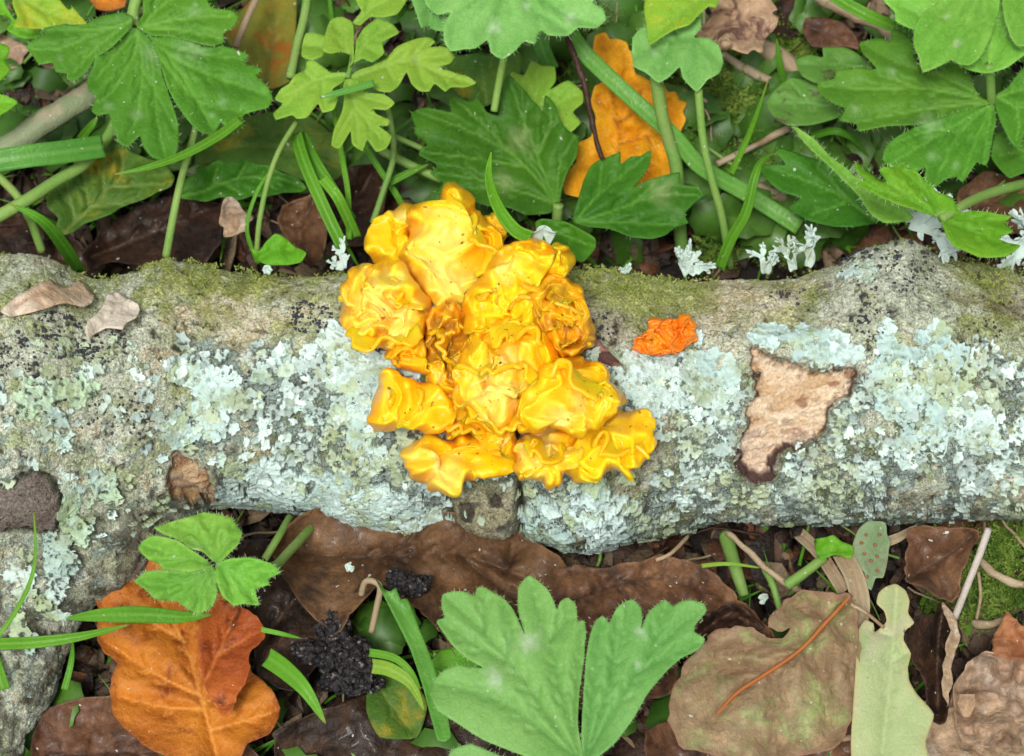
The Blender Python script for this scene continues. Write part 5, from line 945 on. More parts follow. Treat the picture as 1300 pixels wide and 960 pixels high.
# ------------------------------------------------------------------ below the branch
leaf('buttercup_leaf', 'small furry bright green leaf in front of the branch over the orange leaf', 'leaf', BG, 'D', 3.2, [
    dict(o=[(630, 262), (600, 232), (560, 222), (520, 195), (480, 180), (455, 162), (500, 148), (560, 130), (600, 118), (640, 122), (685, 135), (698, 160), (712, 178), (700, 212), (672, 240), (650, 262)], v=[[(635, 262), (570, 180), (500, 155)], [(635, 262), (620, 180), (600, 125)], [(635, 262), (680, 190), (690, 150)]], s=[(580, 230, 14)], dz=.15),
    dict(o=[(628, 275), (560, 292), (490, 290), (462, 268), (432, 252), (408, 222), (425, 200), (450, 186), (492, 192), (530, 205), (580, 240)], v=[[(625, 272), (520, 240), (430, 215)], [(560, 255), (470, 270)]], dz=.05),
    dict(o=[(632, 280), (560, 295), (480, 288), (428, 292), (398, 322), (432, 345), (450, 368), (482, 378), (520, 376), (545, 396), (580, 417), (620, 402), (634, 375), (640, 340)], v=[[(630, 280), (500, 330), (420, 325)], [(630, 280), (540, 350), (490, 375)], [(630, 280), (590, 360), (580, 412)], [(630, 280), (622, 390)]], dz=.0, sy=.3),
    dict(o=[(640, 268), (680, 254), (735, 252), (760, 256), (800, 270), (826, 293), (790, 312), (793, 330), (750, 345), (762, 390), (720, 386), (690, 392), (655, 362), (636, 312)], v=[[(642, 270), (740, 290), (815, 292)], [(642, 270), (720, 330), (755, 385)], [(642, 270), (680, 330), (690, 388)]], dz=.08)],
    mat='pale', hair=1.2, und=.2, hl=8, fold=.18, ten=.25, stalk=[(636, 272, 3.2), (700, 290, 3.1), (800, 280, 2.6), (850, 235, 2.1), (930, 145, 1.2), (960, 90, .8)], stalk_r=6)
tag(tube('green_shoot', T('D', [(780, 255, 1.8), (820, 190, 1.8), (855, 130, 1.3)]), 5, 'stalk'), 'short green stem beside the furry leaf under the branch', 'stem')
leaf('fallen_leaf', 'orange and rust-red fallen leaf below the branch at the left', 'fallen leaf', None, 'D', 1.3, [
    dict(o=[(285, 470), (292, 400), (278, 360), (300, 310), (335, 265), (390, 215), (450, 200), (520, 260), (620, 330), (700, 392), (740, 470), (715, 540), (745, 590), (800, 640), (825, 710), (790, 770), (730, 800), (690, 850), (560, 860), (420, 800), (340, 720), (322, 640), (330, 600), (346, 560), (300, 520)], v=[[(640, 840), (590, 660), (540, 500), (400, 260)], [(590, 660), (450, 590), (310, 500)], [(545, 500), (420, 430), (300, 400)], [(600, 700), (470, 690), (350, 660)], [(600, 680), (690, 640), (760, 600)], [(620, 760), (760, 720), (850, 690)]]),
    dict(o=[(590, 430), (640, 375), (700, 392), (740, 410), (775, 445), (776, 488), (742, 520), (735, 560), (728, 610), (700, 660), (675, 720), (640, 700), (610, 640), (590, 570), (585, 500)], v=[[(600, 620), (640, 540), (700, 400)], [(640, 540), (760, 470)]], mat='redbrown', dz=.26, pleat=.06)],
    mat='orange', part='blade', und=.22, pleat=.03, rough_edge=2, fold=.18, vw=2.2, thick=.008, curl=-.08)
tag(ribbon('green_shoot', T('D', [(195, 430, 3.0), (300, 420, 2.9), (420, 418, 2.8), (540, 425, 2.7), (625, 418, 2.6)]), 12, 'grass', fold=.25, tail=1, tip=1), 'broad folded green blade lying over the orange leaf', 'grass blade')
tag(ribbon('green_shoot', T('D', [(-30, 505, 3.2), (100, 500, 3.3), (240, 482, 3.3), (382, 448, 3.2)]), 7, 'grass', fold=.5), 'pointed green blade entering from the left edge below the branch fork', 'grass blade')
tag(ribbon('green_shoot', T('D', [(-20, 500, 3.3), (40, 420, 3.4), (90, 320, 3.6), (105, 230, 3.7), (100, 112, 3.7)]), 2.6, 'grass', fold=.4), 'hair-thin grass blade bent over the branch fork at the left', 'grass blade')
tag(ribbon('green_shoot', T('D', [(770, 462, 1.8), (830, 475, 1.8), (885, 488, 1.7)]), 3, 'grass', fold=.4), 'thin short grass blade right of the orange leaf', 'grass blade')
tag(ribbon('green_shoot', T('D', [(790, 545, 1.8), (840, 580, 1.9), (900, 640, 2.0), (960, 740, 1.8)]), 12, 'grass', fold=.3), 'flat light green blade at the bottom between leaf and black crumbs', 'grass blade')
tag(ribbon('green_shoot', T('D', [(190, 640, 1.5), (210, 560, 1.6), (215, 500, 1.6)]), 4, 'grass', fold=.3), 'green blade in the dark gap at the bottom left', 'grass blade')
tag(ribbon('green_shoot', T('D', [(10, 640, 1.7), (-10, 570, 1.8), (-20, 500, 1.6)]), 9, 'grass', fold=.3), 'dark green blade in the bottom left corner', 'grass blade')
leaf('green_shoot', 'torn-topped green blade standing left of the bottom buttercup leaf', 'grass blade', None, 'E', 2.6, [
    dict(o=[(318, 312), (345, 345), (362, 350), (378, 340), (392, 375), (412, 372), (450, 470), (490, 570), (520, 680), (540, 780), (500, 790), (460, 640), (420, 520), (380, 440)], v=[[(330, 330), (420, 470), (520, 780)], [(350, 350), (440, 480), (530, 760)]], k=2)], mat='grass_blue', part='blade', fold=.05)
leaf('buttercup_leaf', 'big bright mint-green buttercup leaf at the bottom centre, its lobes fanned up', 'leaf', BG, 'E', 3.6, [
    dict(o=[(925, 860), (800, 850), (640, 790), (560, 740), (500, 700), (485, 665), (490, 620), (515, 585), (560, 567), (635, 576), (590, 550), (545, 510), (498, 440), (520, 428), (512, 395), (516, 360), (545, 350), (575, 350), (610, 360), (616, 342), (633, 336), (662, 352), (692, 368), (718, 398), (736, 430), (758, 478), (743, 430), (736, 395), (738, 340), (752, 318), (770, 304), (800, 322), (825, 345), (842, 378), (853, 404), (862, 380), (882, 369), (905, 385), (910, 410), (912, 438), (932, 437), (937, 470), (930, 560), (918, 640), (912, 740)], v=[[(922, 855), (880, 700), (830, 500), (775, 320)], [(922, 855), (760, 620), (640, 470), (530, 370)], [(830, 500), (880, 430), (888, 380)], [(640, 470), (640, 400), (625, 345)], [(922, 855), (700, 680), (500, 620)], [(700, 560), (600, 500), (510, 440)], [(900, 780), (915, 600), (930, 450)], [(700, 550), (720, 470), (700, 390)]], s=[(768, 500, 26), (670, 605, 26)]),
    dict(o=[(935, 860), (925, 780), (932, 640), (938, 550), (950, 480), (965, 440), (987, 422), (1008, 442), (1028, 400), (1050, 382), (1076, 376), (1098, 398), (1103, 430), (1100, 460), (1120, 415), (1145, 390), (1172, 377), (1194, 394), (1215, 380), (1250, 376), (1282, 386), (1292, 408), (1260, 448), (1258, 470), (1288, 490), (1270, 520), (1215, 548), (1170, 590), (1120, 650), (1080, 720), (1020, 800)], v=[[(935, 855), (960, 650), (985, 440)], [(935, 855), (1010, 620), (1070, 390)], [(935, 855), (1080, 600), (1180, 480), (1280, 400)], [(1080, 600), (1180, 540), (1275, 500)], [(1010, 620), (1030, 420)], [(1120, 545), (1160, 450), (1170, 385)]], s=[(1098, 470, 14), (1090, 570, 10)], dz=.05),
    dict(o=[(920, 865), (820, 860), (700, 840), (600, 800), (540, 820), (520, 880), (560, 940), (640, 990), (760, 1000), (860, 960)], v=[[(915, 870), (720, 900), (560, 880)]], dz=-.05)],
    mat='mint', hair=.5, und=.10, hl=7, fold=.11, stalk=[(928, 860, 3.6), (935, 950, 3.4), (960, 1100, 2.6)], stalk_r=7)
dead('wide wrinkled brown dead leaf under the branch left of centre', 'E', 1.2, [(10, 220), (60, 160), (130, 110), (330, 100), (560, 120), (700, 160), (830, 230), (930, 330), (985, 420), (960, 640), (700, 660), (590, 600), (520, 480), (440, 400), (340, 330), (300, 360), (240, 420), (200, 470), (130, 420), (60, 330)], [[(60, 240), (330, 250), (560, 240), (800, 330)], [(560, 240), (680, 340), (780, 420), (900, 640)], [(330, 250), (420, 200), (470, 130)], [(700, 290), (740, 220), (730, 180)], [(330, 250), (300, 320)]], mat='brown', und=.45, pleat=.035, fold=.22, name='dead_leaf', vw=2.4, curl=-.2)
dead('arched brown dead leaf with a dark split below the branch right of centre', 'G', 1.7, [(-120, 220), (-30, 180), (60, 190), (150, 170), (230, 152), (300, 162), (360, 185), (410, 225), (450, 268), (500, 320), (545, 365), (565, 395), (500, 375), (440, 350), (380, 345), (330, 385), (290, 440), (250, 560), (0, 600), (-120, 500)], [[(-100, 330), (60, 250), (230, 220), (400, 280), (540, 375)], [(60, 250), (40, 190)], [(230, 220), (240, 160)], [(100, 240), (180, 330), (240, 420)]], und=.3, pleat=.12, fold=.12, vw=2.5)
dead('narrow curled brown strip above the tan leaf', 'G', 2.1, [(330, 395), (360, 330), (400, 310), (450, 292), (490, 320), (540, 370), (500, 365), (440, 352), (390, 380)], [[(340, 390), (430, 325), (530, 370)]], mat='darkbrown', und=.2, pleat=.3)
dead('dark dead leaf in the shade under the furry leaf', 'D', .8, [(700, 200), (860, 200), (1020, 180), (1060, 330), (1000, 480), (880, 640), (760, 600), (740, 440), (690, 320)], [[(720, 580), (880, 360), (1040, 220)]], mat='darkbrown', und=.4)
leaf('fallen_leaf', 'tan and pale green fallen leaf with a rusty midrib at the bottom right', 'fallen leaf', None, 'G', 2.3, [
    dict(o=[(250, 640), (270, 540), (300, 470), (355, 412), (390, 374), (450, 360), (500, 362), (545, 392), (590, 396), (608, 365), (575, 372), (545, 360), (560, 325), (600, 280), (650, 258), (700, 258), (745, 264), (792, 272), (806, 330), (818, 420), (812, 520), (790, 640), (740, 720), (500, 760), (300, 720)], rough_edge=3, pleat=.04, curl=-.06, v=[[(790, 270), (720, 345), (640, 430), (540, 500), (450, 560), (380, 640)], [(640, 430), (500, 420), (400, 440)], [(540, 500), (420, 480), (300, 520)], [(720, 345), (660, 300), (610, 310)], [(640, 430), (700, 520), (720, 640)], [(720, 345), (780, 440), (800, 560)], [(540, 500), (560, 600), (560, 700)]], sy=.1)], mat='tan', part='blade', und=.35, fold=.20, vw=2.4, thick=.008)
mr = tube('midrib', T('G', [(792, 268, 2.55), (720, 345, 2.52), (640, 430, 2.42), (540, 500, 2.33), (450, 560, 2.25), (380, 640, 2.2)]), 2.6, leaf_mat('rusty_midrib', (.50, .16, .04), (.42, .12, .03), (.5, .2, .1)), [o for o in COL.objects if o.get('label', '').startswith('tan and pale green fallen')][0], sides=8)
leaf('fallen_leaf', 'pale cream-green lobed oak leaf at the bottom right', 'fallen leaf', None, 'G', 2.5, [
    dict(o=[(790, 700), (800, 540), (806, 440), (800, 400), (812, 370), (832, 342), (856, 352), (862, 376), (895, 346), (888, 315), (866, 292), (872, 262), (892, 244), (922, 236), (950, 254), (962, 285), (958, 320), (976, 350), (950, 372), (945, 400), (966, 440), (958, 480), (962, 520), (985, 560), (1035, 620), (1010, 700), (1020, 780), (900, 830), (800, 800)], v=[[(925, 245), (915, 400), (900, 560), (880, 740)], [(915, 390), (850, 370)], [(905, 470), (950, 440)]])], mat='palecream', part='blade', und=.12)
dead('glossy brown dead leaf hanging under the branch at the right', 'G', 2.2, [(960, 70), (1060, 66), (1160, 74), (1168, 100), (1142, 140), (1118, 200), (1105, 260), (1085, 295), (1045, 268), (1010, 250), (960, 235), (948, 190), (958, 130)], [[(1150, 90), (1060, 160), (960, 220)]], und=.25)
dead('curled brown and pale dead leaf standing below the right part of the branch', 'G', 2.0, [(944, 380), (962, 340), (1010, 322), (1032, 330), (1058, 288), (1085, 310), (1104, 350), (1114, 385), (1098, 430), (1082, 475), (1086, 540), (1070, 640), (1020, 640), (1010, 540), (985, 490), (955, 440)], [[(1062, 300), (1045, 420), (1045, 600)]], mat='darkbrown', und=.25, fold=.3)
dead('pale rolled leaf edge on the curled brown leaf', 'G', 2.25, [(1060, 290), (1085, 312), (1112, 385), (1090, 470), (1084, 540), (1072, 600), (1062, 520), (1072, 430), (1080, 370), (1066, 320)], mat='dry', und=.1, pleat=.1)
dead('crisp orange-brown dead leaf at the right edge below the branch', 'G', 1.7, [(1205, 450), (1208, 390), (1235, 345), (1250, 312), (1285, 350), (1340, 380), (1350, 450), (1280, 460)], mat=leaf_mat('leaf_rust', (.36, .15, .06), (.26, .10, .045), (.5, .3, .15), crinkle=1.2, transl=.05), pleat=.25)
dead('crumpled greyish tan dead leaf in the bottom right corner', 'G', 1.4, [(1090, 540), (1130, 480), (1180, 440), (1260, 450), (1360, 460), (1380, 600), (1300, 720), (1120, 700)], [[(1100, 560), (1340, 520)]], mat='dry', pleat=.35, und=.4)
tag(tube('white_stem', T('G', [(1195, 75, 2.6), (1165, 160, 2.6), (1135, 235, 2.5), (1095, 335, 2.2)]), 4.6, 'white_stick', bumpy=.01), 'bleached white stem leaning under the branch at the right', 'dry stem')
tag(tube('dry_straw', T('G', [(1175, 165, 1.6), (1210, 205, 1.7), (1260, 232, 1.7), (1360, 250, 1.5)]), 5, 'straw', bumpy=.02), 'curved tan stem running out of the right edge', 'dry stem')
tag(tube('dry_straw', T('G', [(1150, 350, 1.0), (1200, 355, 1.1), (1260, 330, 1.0)]), 5, 'straw', bumpy=.03), 'short pale straw in the moss at the lower right', 'dry stem')
tag(tube('dry_straw', T('G', [(1165, 200, 1.3), (1172, 270, 1.2), (1160, 340, 1.0)]), 2.2, 'straw'), 'very fine straw hanging at the lower right', 'dry stem')
tag(ribbon('dry_straw', T('G', [(765, 150, 2.3), (800, 220, 2.35), (815, 300, 2.3), (800, 392, 2.2)]), 12, 'straw', fold=.6, tip=0), 'broad tan dry blade beside the rusty midrib tip', 'dry stem')
tag(ribbon('dry_straw', T('G', [(640, 90, 1.4), (700, 150, 1.8), (770, 260, 2.0)]), 8, 'straw', fold=.5, tip=0), 'flat dry blade behind the tan leaf tip', 'dry stem')
tag(tube('dry_straw', T('G', [(425, 85, 1.5), (500, 150, 1.7), (570, 215, 1.7), (645, 262, 1.6)]), 4, 'straw', bumpy=.015), 'pale brown straw slanting down to the tan leaf', 'dry stem')
tag(tube('dry_straw', T('G', [(215, 165, 1.9), (260, 145, 1.9), (310, 95, 1.6)]), 2.6, 'straw'), 'thin straw over the arched brown leaf', 'dry stem')
tag(tube('dry_straw', T('G', [(790, 295, 2.7), (840, 325, 2.7), (888, 365, 2.65)]), 2.2, 'straw'), 'thin pale straw resting on the oak leaf', 'dry stem')
tag(ribbon('dry_straw', T('G', [(898, 110, 1.9), (935, 95, 1.9), (985, 62, 1.7)]), 6, 'straw', fold=.5), 'pale dry strip touching the underside of the branch', 'dry stem')
tag(ribbon('green_shoot', T('G', [(350, 182, 2.0), (430, 176, 2.1), (522, 188, 2.0)]), 2.4, 'lime', fold=.3), 'thin pale grass blade lying level below the branch', 'grass blade')
tag(tube('green_shoot', T('G', [(420, 90, 1.0), (450, 190, 1.2), (475, 270, 1.1)]), 10, 'stalk', r2=7), 'thick blurred green stem in the shade below the branch', 'stem')
tag(tube('green_shoot', T('G', [(535, 190, 1.3), (560, 240, 1.4), (580, 312, 1.3)]), 5, 'stalk', r2=4), 'slim green stem in the hollow left of the tan leaf', 'stem')
tag(tube('green_shoot', T('G', [(600, 240, 1.8), (650, 205, 1.9), (715, 155, 2.1)]), 7.5, 'stalk', r2=6), 'stout green stem leading to the small green leaf under the branch', 'stem')
leaf('young_leaf', 'small fresh green leaf just under the branch right of centre', 'leaf', None, 'G', 2.4, [
    dict(o=[(682, 105), (715, 98), (740, 92), (762, 110), (795, 125), (792, 160), (760, 152), (735, 150), (700, 162), (686, 140)], v=[[(690, 150), (780, 130)]], pleat=.15)], mat='bright')
leaf('spotted_leaf', 'grey-green leaf with rust-coloured spots hanging under the branch', 'leaf', None, 'G', 2.3, [
    dict(o=[(795, 120), (812, 75), (840, 50), (890, 55), (895, 88), (906, 108), (900, 140), (895, 180), (885, 215), (862, 218), (850, 252), (835, 240), (830, 200), (800, 170)], v=[[(880, 65), (845, 240)]])], mat=leaf_mat('leaf_greygreen', (.24, .36, .18), (.32, .44, .24), (.18, .30, .14), blotch=(.36, .34, .22), bl=(.5, .64)))
for i, (x, y) in enumerate([(835, 88), (862, 118), (875, 88), (830, 145), (850, 165), (868, 152), (838, 212), (868, 195), (822, 112)]):
    root = [o for o in COL.objects if o.get('label', '').startswith('grey-green leaf with rust')][0]
    cpt = P(*at('G', x, y), 2.42); V = [cpt + np.array([0, 0, .02])] + [cpt + np.array([math.cos(a) * .024, math.sin(a) * .024, -.03]) for a in np.linspace(0, 6.283, 9)[:-1]]
    if i == 0: rm = NT('rust_spot'); rm.b.inputs['Base Color'].default_value = (.24, .08, .03, 1)
    mesh_obj('rust_spot', V, [[0, j + 1, (j + 1) % 8 + 1] for j in range(8)], rm.m, root)
tag(tube('dry_straw', T('E', [(275, 360, 2.0), (290, 320, 2.2), (330, 335, 2.2), (320, 400, 2.0), (305, 470, 1.8)]), 4, 'straw'), 'hooked pale dry stem beside the torn blade', 'dry stem')
tag(ribbon('green_shoot', T('E', [(300, 530, 1.9), (370, 545, 2.0), (420, 585, 2.0), (450, 640, 1.8)]), 5, 'grass', fold=.3), 'thin arched blade crossing right of the black crumbs', 'grass blade')
tag(ribbon('green_shoot', T('E', [(310, 570, 1.7), (360, 580, 1.8), (420, 620, 1.8), (460, 700, 1.6)]), 9, 'lime', fold=.3), 'pale curved blade below the thin arched one at the bottom', 'grass blade')
leaf('broad_leaf', 'soft green leaf half hidden behind the left lobe of the bottom leaf', 'leaf', None, 'E', 1.6, [
    dict(o=[(480, 560), (510, 525), (560, 515), (600, 540), (640, 600), (620, 680), (540, 660), (500, 620)], v=[[(490, 570), (610, 640)]])], mat='bright')
leaf('broad_leaf', 'dull olive leaf below the black crumbs at the bottom', 'leaf', None, 'E', .9, [
    dict(o=[(300, 600), (350, 575), (420, 600), (470, 680), (440, 780), (330, 780), (290, 700)], v=[[(310, 610), (420, 760)]])], mat='yellowgreen')
# bits of the continuing floor at the lower edge of the frame
dead('brown dead leaf below the orange leaf at the bottom edge', 'X', .8, [(60, 900), (160, 880), (260, 900), (330, 960), (300, 1020), (120, 1030), (40, 970)], [[(60, 960), (300, 950)]])
dead('dark dead leaf at the bottom edge under the mint green leaf', 'X', .7, [(350, 930), (480, 880), (620, 900), (700, 980), (560, 1060), (380, 1040)], [[(380, 980), (660, 970)]], mat='darkbrown')
dead('brown dead leaf at the bottom edge right of the mint green leaf', 'X', .9, [(820, 930), (940, 900), (1080, 910), (1150, 980), (1040, 1050), (850, 1040)], [[(850, 980), (1120, 970)]])
dead('light brown dead leaf in the corner past the crumpled tan one', 'X', 1.0, [(1150, 900), (1230, 880), (1340, 900), (1380, 980), (1260, 1030), (1140, 980)], [[(1160, 940), (1350, 950)]], mat='dry')
tag(tube('dry_straw', T('X', [(860, 985, 1.8), (980, 950, 1.9), (1120, 930, 1.8), (1210, 900, 1.6)]), 4, 'straw'), 'long straw lying along the bottom edge at the right', 'dry stem')

# ------------------------------------------------------------------ scraps lying on the branch
def on_branch(name, label, cat, zone, o, mat, h=.10, z=0, part=None, und=.08, **kw):
    ol = [p[:2] for p in T(zone, o)]; c = np.array(ol).mean(0); s, _ = surf([c[0]], [c[1]], h)
    def zf(q): p, _ = surf(q[:, 0], q[:, 1], h); return p[:, 2] - z0
    z0 = 0.; ob = blade(name, ol, mat, None, z=0., zfun=zf, und=und, **kw)
    ob.data.transform(__import__('mathutils').Matrix.Translation(-Vector(s[0]))); ob.location = s[0]; return tag(ob, label, cat)
on_branch('leaf_scrap', 'curved tan leaf scrap lying on the left end of the branch', 'leaf scrap', 'H', [(0, 270), (20, 248), (60, 212), (105, 190), (150, 165), (182, 154), (215, 178), (252, 180), (268, 165), (290, 156), (318, 190), (338, 212), (330, 235), (300, 252), (230, 238), (160, 260), (95, 278), (60, 284), (40, 288)], leaf_mat('dry_scrap', (.70, .56, .40), (.58, .42, .27), (.42, .26, .15), blotch=(.78, .70, .56), bl=(.5, .64), crinkle=1.4, transl=.1), h=.20, und=.18, pleat=.10, veins=[[p[:2] for p in T('H', v)] for v in ([(130, 220), (170, 262)], [(60, 250), (180, 190), (330, 215)])], fold=.06, step=3.5)
on_branch('leaf_scrap', 'pale creamy leaf scrap on the branch right of the tan one', 'leaf scrap', 'H', [(316, 368), (308, 335), (314, 305), (350, 275), (372, 240), (385, 208), (425, 198), (448, 220), (490, 240), (500, 262), (490, 290), (455, 308), (440, 332), (415, 330), (380, 328), (345, 345)], leaf_mat('dry_cream', (.78, .72, .60), (.70, .62, .50), (.50, .42, .32), blotch=(.84, .80, .72), crinkle=1.1, transl=.1), h=.14, und=.12, pleat=.08, veins=[[p[:2] for p in T('H', v)] for v in ([(330, 350), (400, 290), (480, 255)], [(400, 290), (420, 215)])], step=3.5)
on_branch('bark_flake', 'purplish brown bark flake beside the right edge of the yellow fungus', 'bark flake', 'I', [(690, 505), (730, 480), (760, 470), (790, 500), (820, 530), (850, 560), (868, 590), (840, 600), (810, 560), (770, 540), (730, 530), (700, 525)], leaf_mat('flake', (.30, .14, .10), (.40, .24, .18), (.2, .1, .08), blotch=(.09, .04, .035), bl=(.46, .56), crinkle=1.4, transl=.05), h=.07, pleat=.14, step=3)
on_branch('bark_chip', 'white peeled bark chip on the branch at the right edge', 'bark chip', 'J', [(930, 820), (945, 795), (985, 792), (1030, 790), (1060, 830), (1060, 880), (1010, 885), (960, 875), (940, 850)], leaf_mat('chip', (.70, .62, .55), (.60, .50, .42), (.4, .3, .24), blotch=(.25, .14, .09), bl=(.55, .62), crinkle=1.3, transl=.02), h=.06, pleat=.09, step=3)

# fruticose lichens: flat forking straps
def strap_lichen(label, base, dirs, length, width, mat, seed, depth=3, h=.05, cat='lichen', forward=.3, onbranch=True, z=None):
    r = np.random.RandomState(seed)
    if onbranch: b0, n0 = surf([base[0]], [base[1]], h); b0 = b0[0]
    else: b0 = P(base[0], base[1], z)
    V, F = [], []; width *= 1.7
    def seg(p, d, up, L, w, lev):
        steps = 5; side = np.cross(d, up); side /= np.linalg.norm(side) + 1e-9; prev = None; c = r.normal(0, .35); tw = r.normal(0, .5)
        for i in range(steps + 1):
            f = i / steps; ww = w * (1 + .25 * math.sin(f * 5 + c * 9)) * (1.25 if f > .8 and lev > 0 else 1) * (1 - .75 * (f ** 3) if lev == 0 else 1)
            s = side * math.cos(tw * f) + np.cross(d, side) * math.sin(tw * f)
            edge = .3 * ww * r.uniform(.2, 1.3); u2 = np.cross(s, d)
            row = [p - s * ww + u2 * edge, p - s * ww * .4, p + s * ww * .4 - u2 * edge * .2, p + s * ww + u2 * edge]; k = len(V); V.extend(row)
            if prev is not None:
                for j in range(3): F.append([prev + j, prev + j + 1, k + j + 1, k + j])
            prev = k; d = d + side * c * .22 + np.cross(side, d) * r.normal(0, .12); d /= np.linalg.norm(d); side = np.cross(d, u2); side /= np.linalg.norm(side) + 1e-9
            if i < steps: p = p + d * L / steps
            if lev > 0 and 1 <= i <= 4 and r.rand() < .35:
                sg = r.choice([-1, 1]); dd = d + sg * s * r.uniform(.8, 1.4); dd /= np.linalg.norm(dd); seg(p + s * ww * sg * .6, dd, u2, L * r.uniform(.25, .5), w * .55, 0)
        if lev > 0:
            for sg in (-1, 1) + ((0,) if r.rand() < .4 else ()):
                dd = d + side * sg * r.uniform(.5, .9) + np.array([0, 0, r.normal(0, .2)]); dd /= np.linalg.norm(dd); seg(p, dd, u2, L * r.uniform(.5, .75), w * .72, lev - 1)
    for (dx, dy, fz, ln) in dirs:
        d = RIGHT * dx + UP * dy - FWD * (fz + r.normal(0, .1)); d /= np.linalg.norm(d); seg(b0, d, -FWD, length / 100 * ln, width / 100, depth - 1)
    V = np.array(V) - b0; n = len(V); cc = np.array([[.50, .62, .56]]) * (1 + .12 * fbm(V * 6, 2, seed)[:, None])
    o = mesh_obj('strap_lichen', V, F, mat, None, cols=cc); o.location = b0; solid(o, .022, 0)
    m = o.modifiers.new('sub', 'SUBSURF'); m.levels = 1; m.render_levels = 1
    return tag(o, label, cat, 'upright strap lichens on the branch')
strap_lichen('tufted white-green strap lichen alone on the branch top, right of the fungus', (874, 350), [(-.3, 1, .5, 1), (.1, 1, .6, 1), (.5, .8, .5, .9), (-.7, .7, .5, .9), (.0, .7, .9, .8)], 22, 3.6, LICH, 3)
strap_lichen('slender strap lichen on the branch top, leftmost of the group of three', (972, 349), [(-.3, 1, .5, 1), (.35, .8, .6, .8), (-.1, .9, .8, .7)], 23, 2.8, LICH, 14)
strap_lichen('wavy strap lichen in the middle of the group of three on the branch top', (1008, 348), [(-.15, 1, .5, 1.1), (-.5, .8, .4, 1.0)], 26, 3.0, LICH, 8)
strap_lichen('forked strap lichen with broad tips, rightmost of the group of three', (1026, 345), [(.2, 1, .5, 1.1), (.6, .9, .6, 1.0)], 26, 3.4, LICH, 21)
strap_lichen('long ragged strap lichen trailing right from the branch knot', (1155, 292), [(.0, 1, .4, .7), (.9, -.1, .5, 1.2), (.8, .4, .5, 1.0), (1, -.4, .4, 1.2)], 36, 4.6, LICH, 9)
strap_lichen('ragged strap lichen lying along the branch edge under the drooping leaf', (1205, 322), [(1, -.1, .3, 1.), (.8, .3, .4, .9), (-.6, .2, .4, .6)], 30, 4.4, LICH, 17)
strap_lichen('strap lichen cut by the right edge above the branch', (1300, 318), [(-.5, -.5, .5, 1), (-.6, .4, .5, 1), (.3, .6, .4, 1), (.2, -.8, .4, .8)], 26, 5.0, LICH, 11)
strap_lichen('small thin strap lichen just left of the top of the fungus', (437, 342), [(.05, 1, .5, 1), (-.5, .3, .5, .6)], 20, 2.6, LICH, 12)
strap_lichen('tiny strap lichen on the branch top left of the fungus', (339, 352), [(-.2, 1, .5, 1), (.5, .8, .5, .8)], 9, 2.4, LICH, 13, depth=2)
strap_lichen('tiny tuft of strap lichen on the branch top right of the fungus', (796, 352), [(-.5, .6, .6, 1), (.5, .7, .5, 1), (0, 1, .5, .9)], 9, 1.8, LICH, 16, depth=2)
strap_lichen('spiky rosette of thin pale green straps on the left of the branch', (82, 560), [(math.cos(a), math.sin(a), .8, .9) for a in np.linspace(0, 6.28, 11)[:-1]], 13, 1.6, LICH, 18, depth=2)
strap_lichen('white lichen scrap on the fork of the branch above the grass blade', (80, 782), [(-.6, .6, .5, 1), (.6, .3, .5, 1), (0, -1, .4, .8)], 11, 2.2, LICH, 19, depth=2, onbranch=False, z=2.4)
strap_lichen('white fleck of lichen lying on the brown leaf under the branch', (444, 720), [(-.8, .3, .5, 1), (.8, .1, .5, 1), (0, -1, .5, .7)], 7, 3.4, LICH, 20, depth=1, onbranch=False, z=1.7)
strap_lichen('pale blue-grey lichen flap between the two halves of the yellow fungus top', (690, 300), [(-.9, .2, .5, 1), (.7, .3, .5, 1), (0, 1, .4, .8)], 18, 7, LICH, 23, depth=1, onbranch=False, z=3.5)
strap_lichen('small pale lichen scrap in the hollow below the branch', (970, 760), [(-.3, 1, .5, 1), (.4, -.8, .5, 1)], 8, 4.5, LICH, 24, depth=1, onbranch=False, z=1.5)

# black crumbly fungus crumbs
def crumbs(label, spots, seed, z):
    r = np.random.RandomState(seed); V, F = [], []; c0 = P(*spots[0][:2], z)
    for (x, y, rx, ry, n) in spots:
        for _ in range(n):
            a, d = r.uniform(0, 6.28), math.sqrt(r.rand()); px, py = x + rx * d * math.cos(a), y + ry * d * math.sin(a)
            c = P(px, py, z + .16 * (1 - d * d) + r.uniform(-.1, .1)); s = r.choice([.018, .028, .04, .055]) * r.uniform(.7, 1.2); k = len(V); nl, nm = 4, 7
            pr = r.uniform(.5, 1.5, (nl, nm))
            V.append(c + [0, 0, s])
            for i in range(nl):
                t = math.pi * (i + 1) / (nl + 1)
                for j in range(nm):
                    p = 2 * math.pi * j / nm; V.append(c + np.array([math.sin(t) * math.cos(p), math.sin(t) * math.sin(p), math.cos(t)]) * s * pr[i, j])
            for j in range(nm): F.append([k, k + 1 + j, k + 1 + (j + 1) % nm])
            for i in range(nl - 1):
                for j in range(nm): a_ = k + 1 + i * nm; F.append([a_ + j, a_ + nm + j, a_ + nm + (j + 1) % nm, a_ + (j + 1) % nm])
    if 'black_crumb' not in bpy.data.materials:
        m = NT('black_crumb'); m.l(m.ramp(m.noise(14, 3), [(.35, (.006, .006, .009)), (.6, (.022, .018, .018)), (.68, (.20, .17, .15))]), m.b.inputs['Base Color']); m.b.inputs['Roughness'].default_value = .65
        m.l(m.bump(m.noise(30, 3), .8, .03), m.b.inputs['Normal'])
    o = mesh_obj('black_crumbs', np.array(V) - c0, F, bpy.data.materials['black_crumb'], None); o.location = c0; o['kind'] = 'stuff'
    return tag(o, label, 'fungus crumbs')
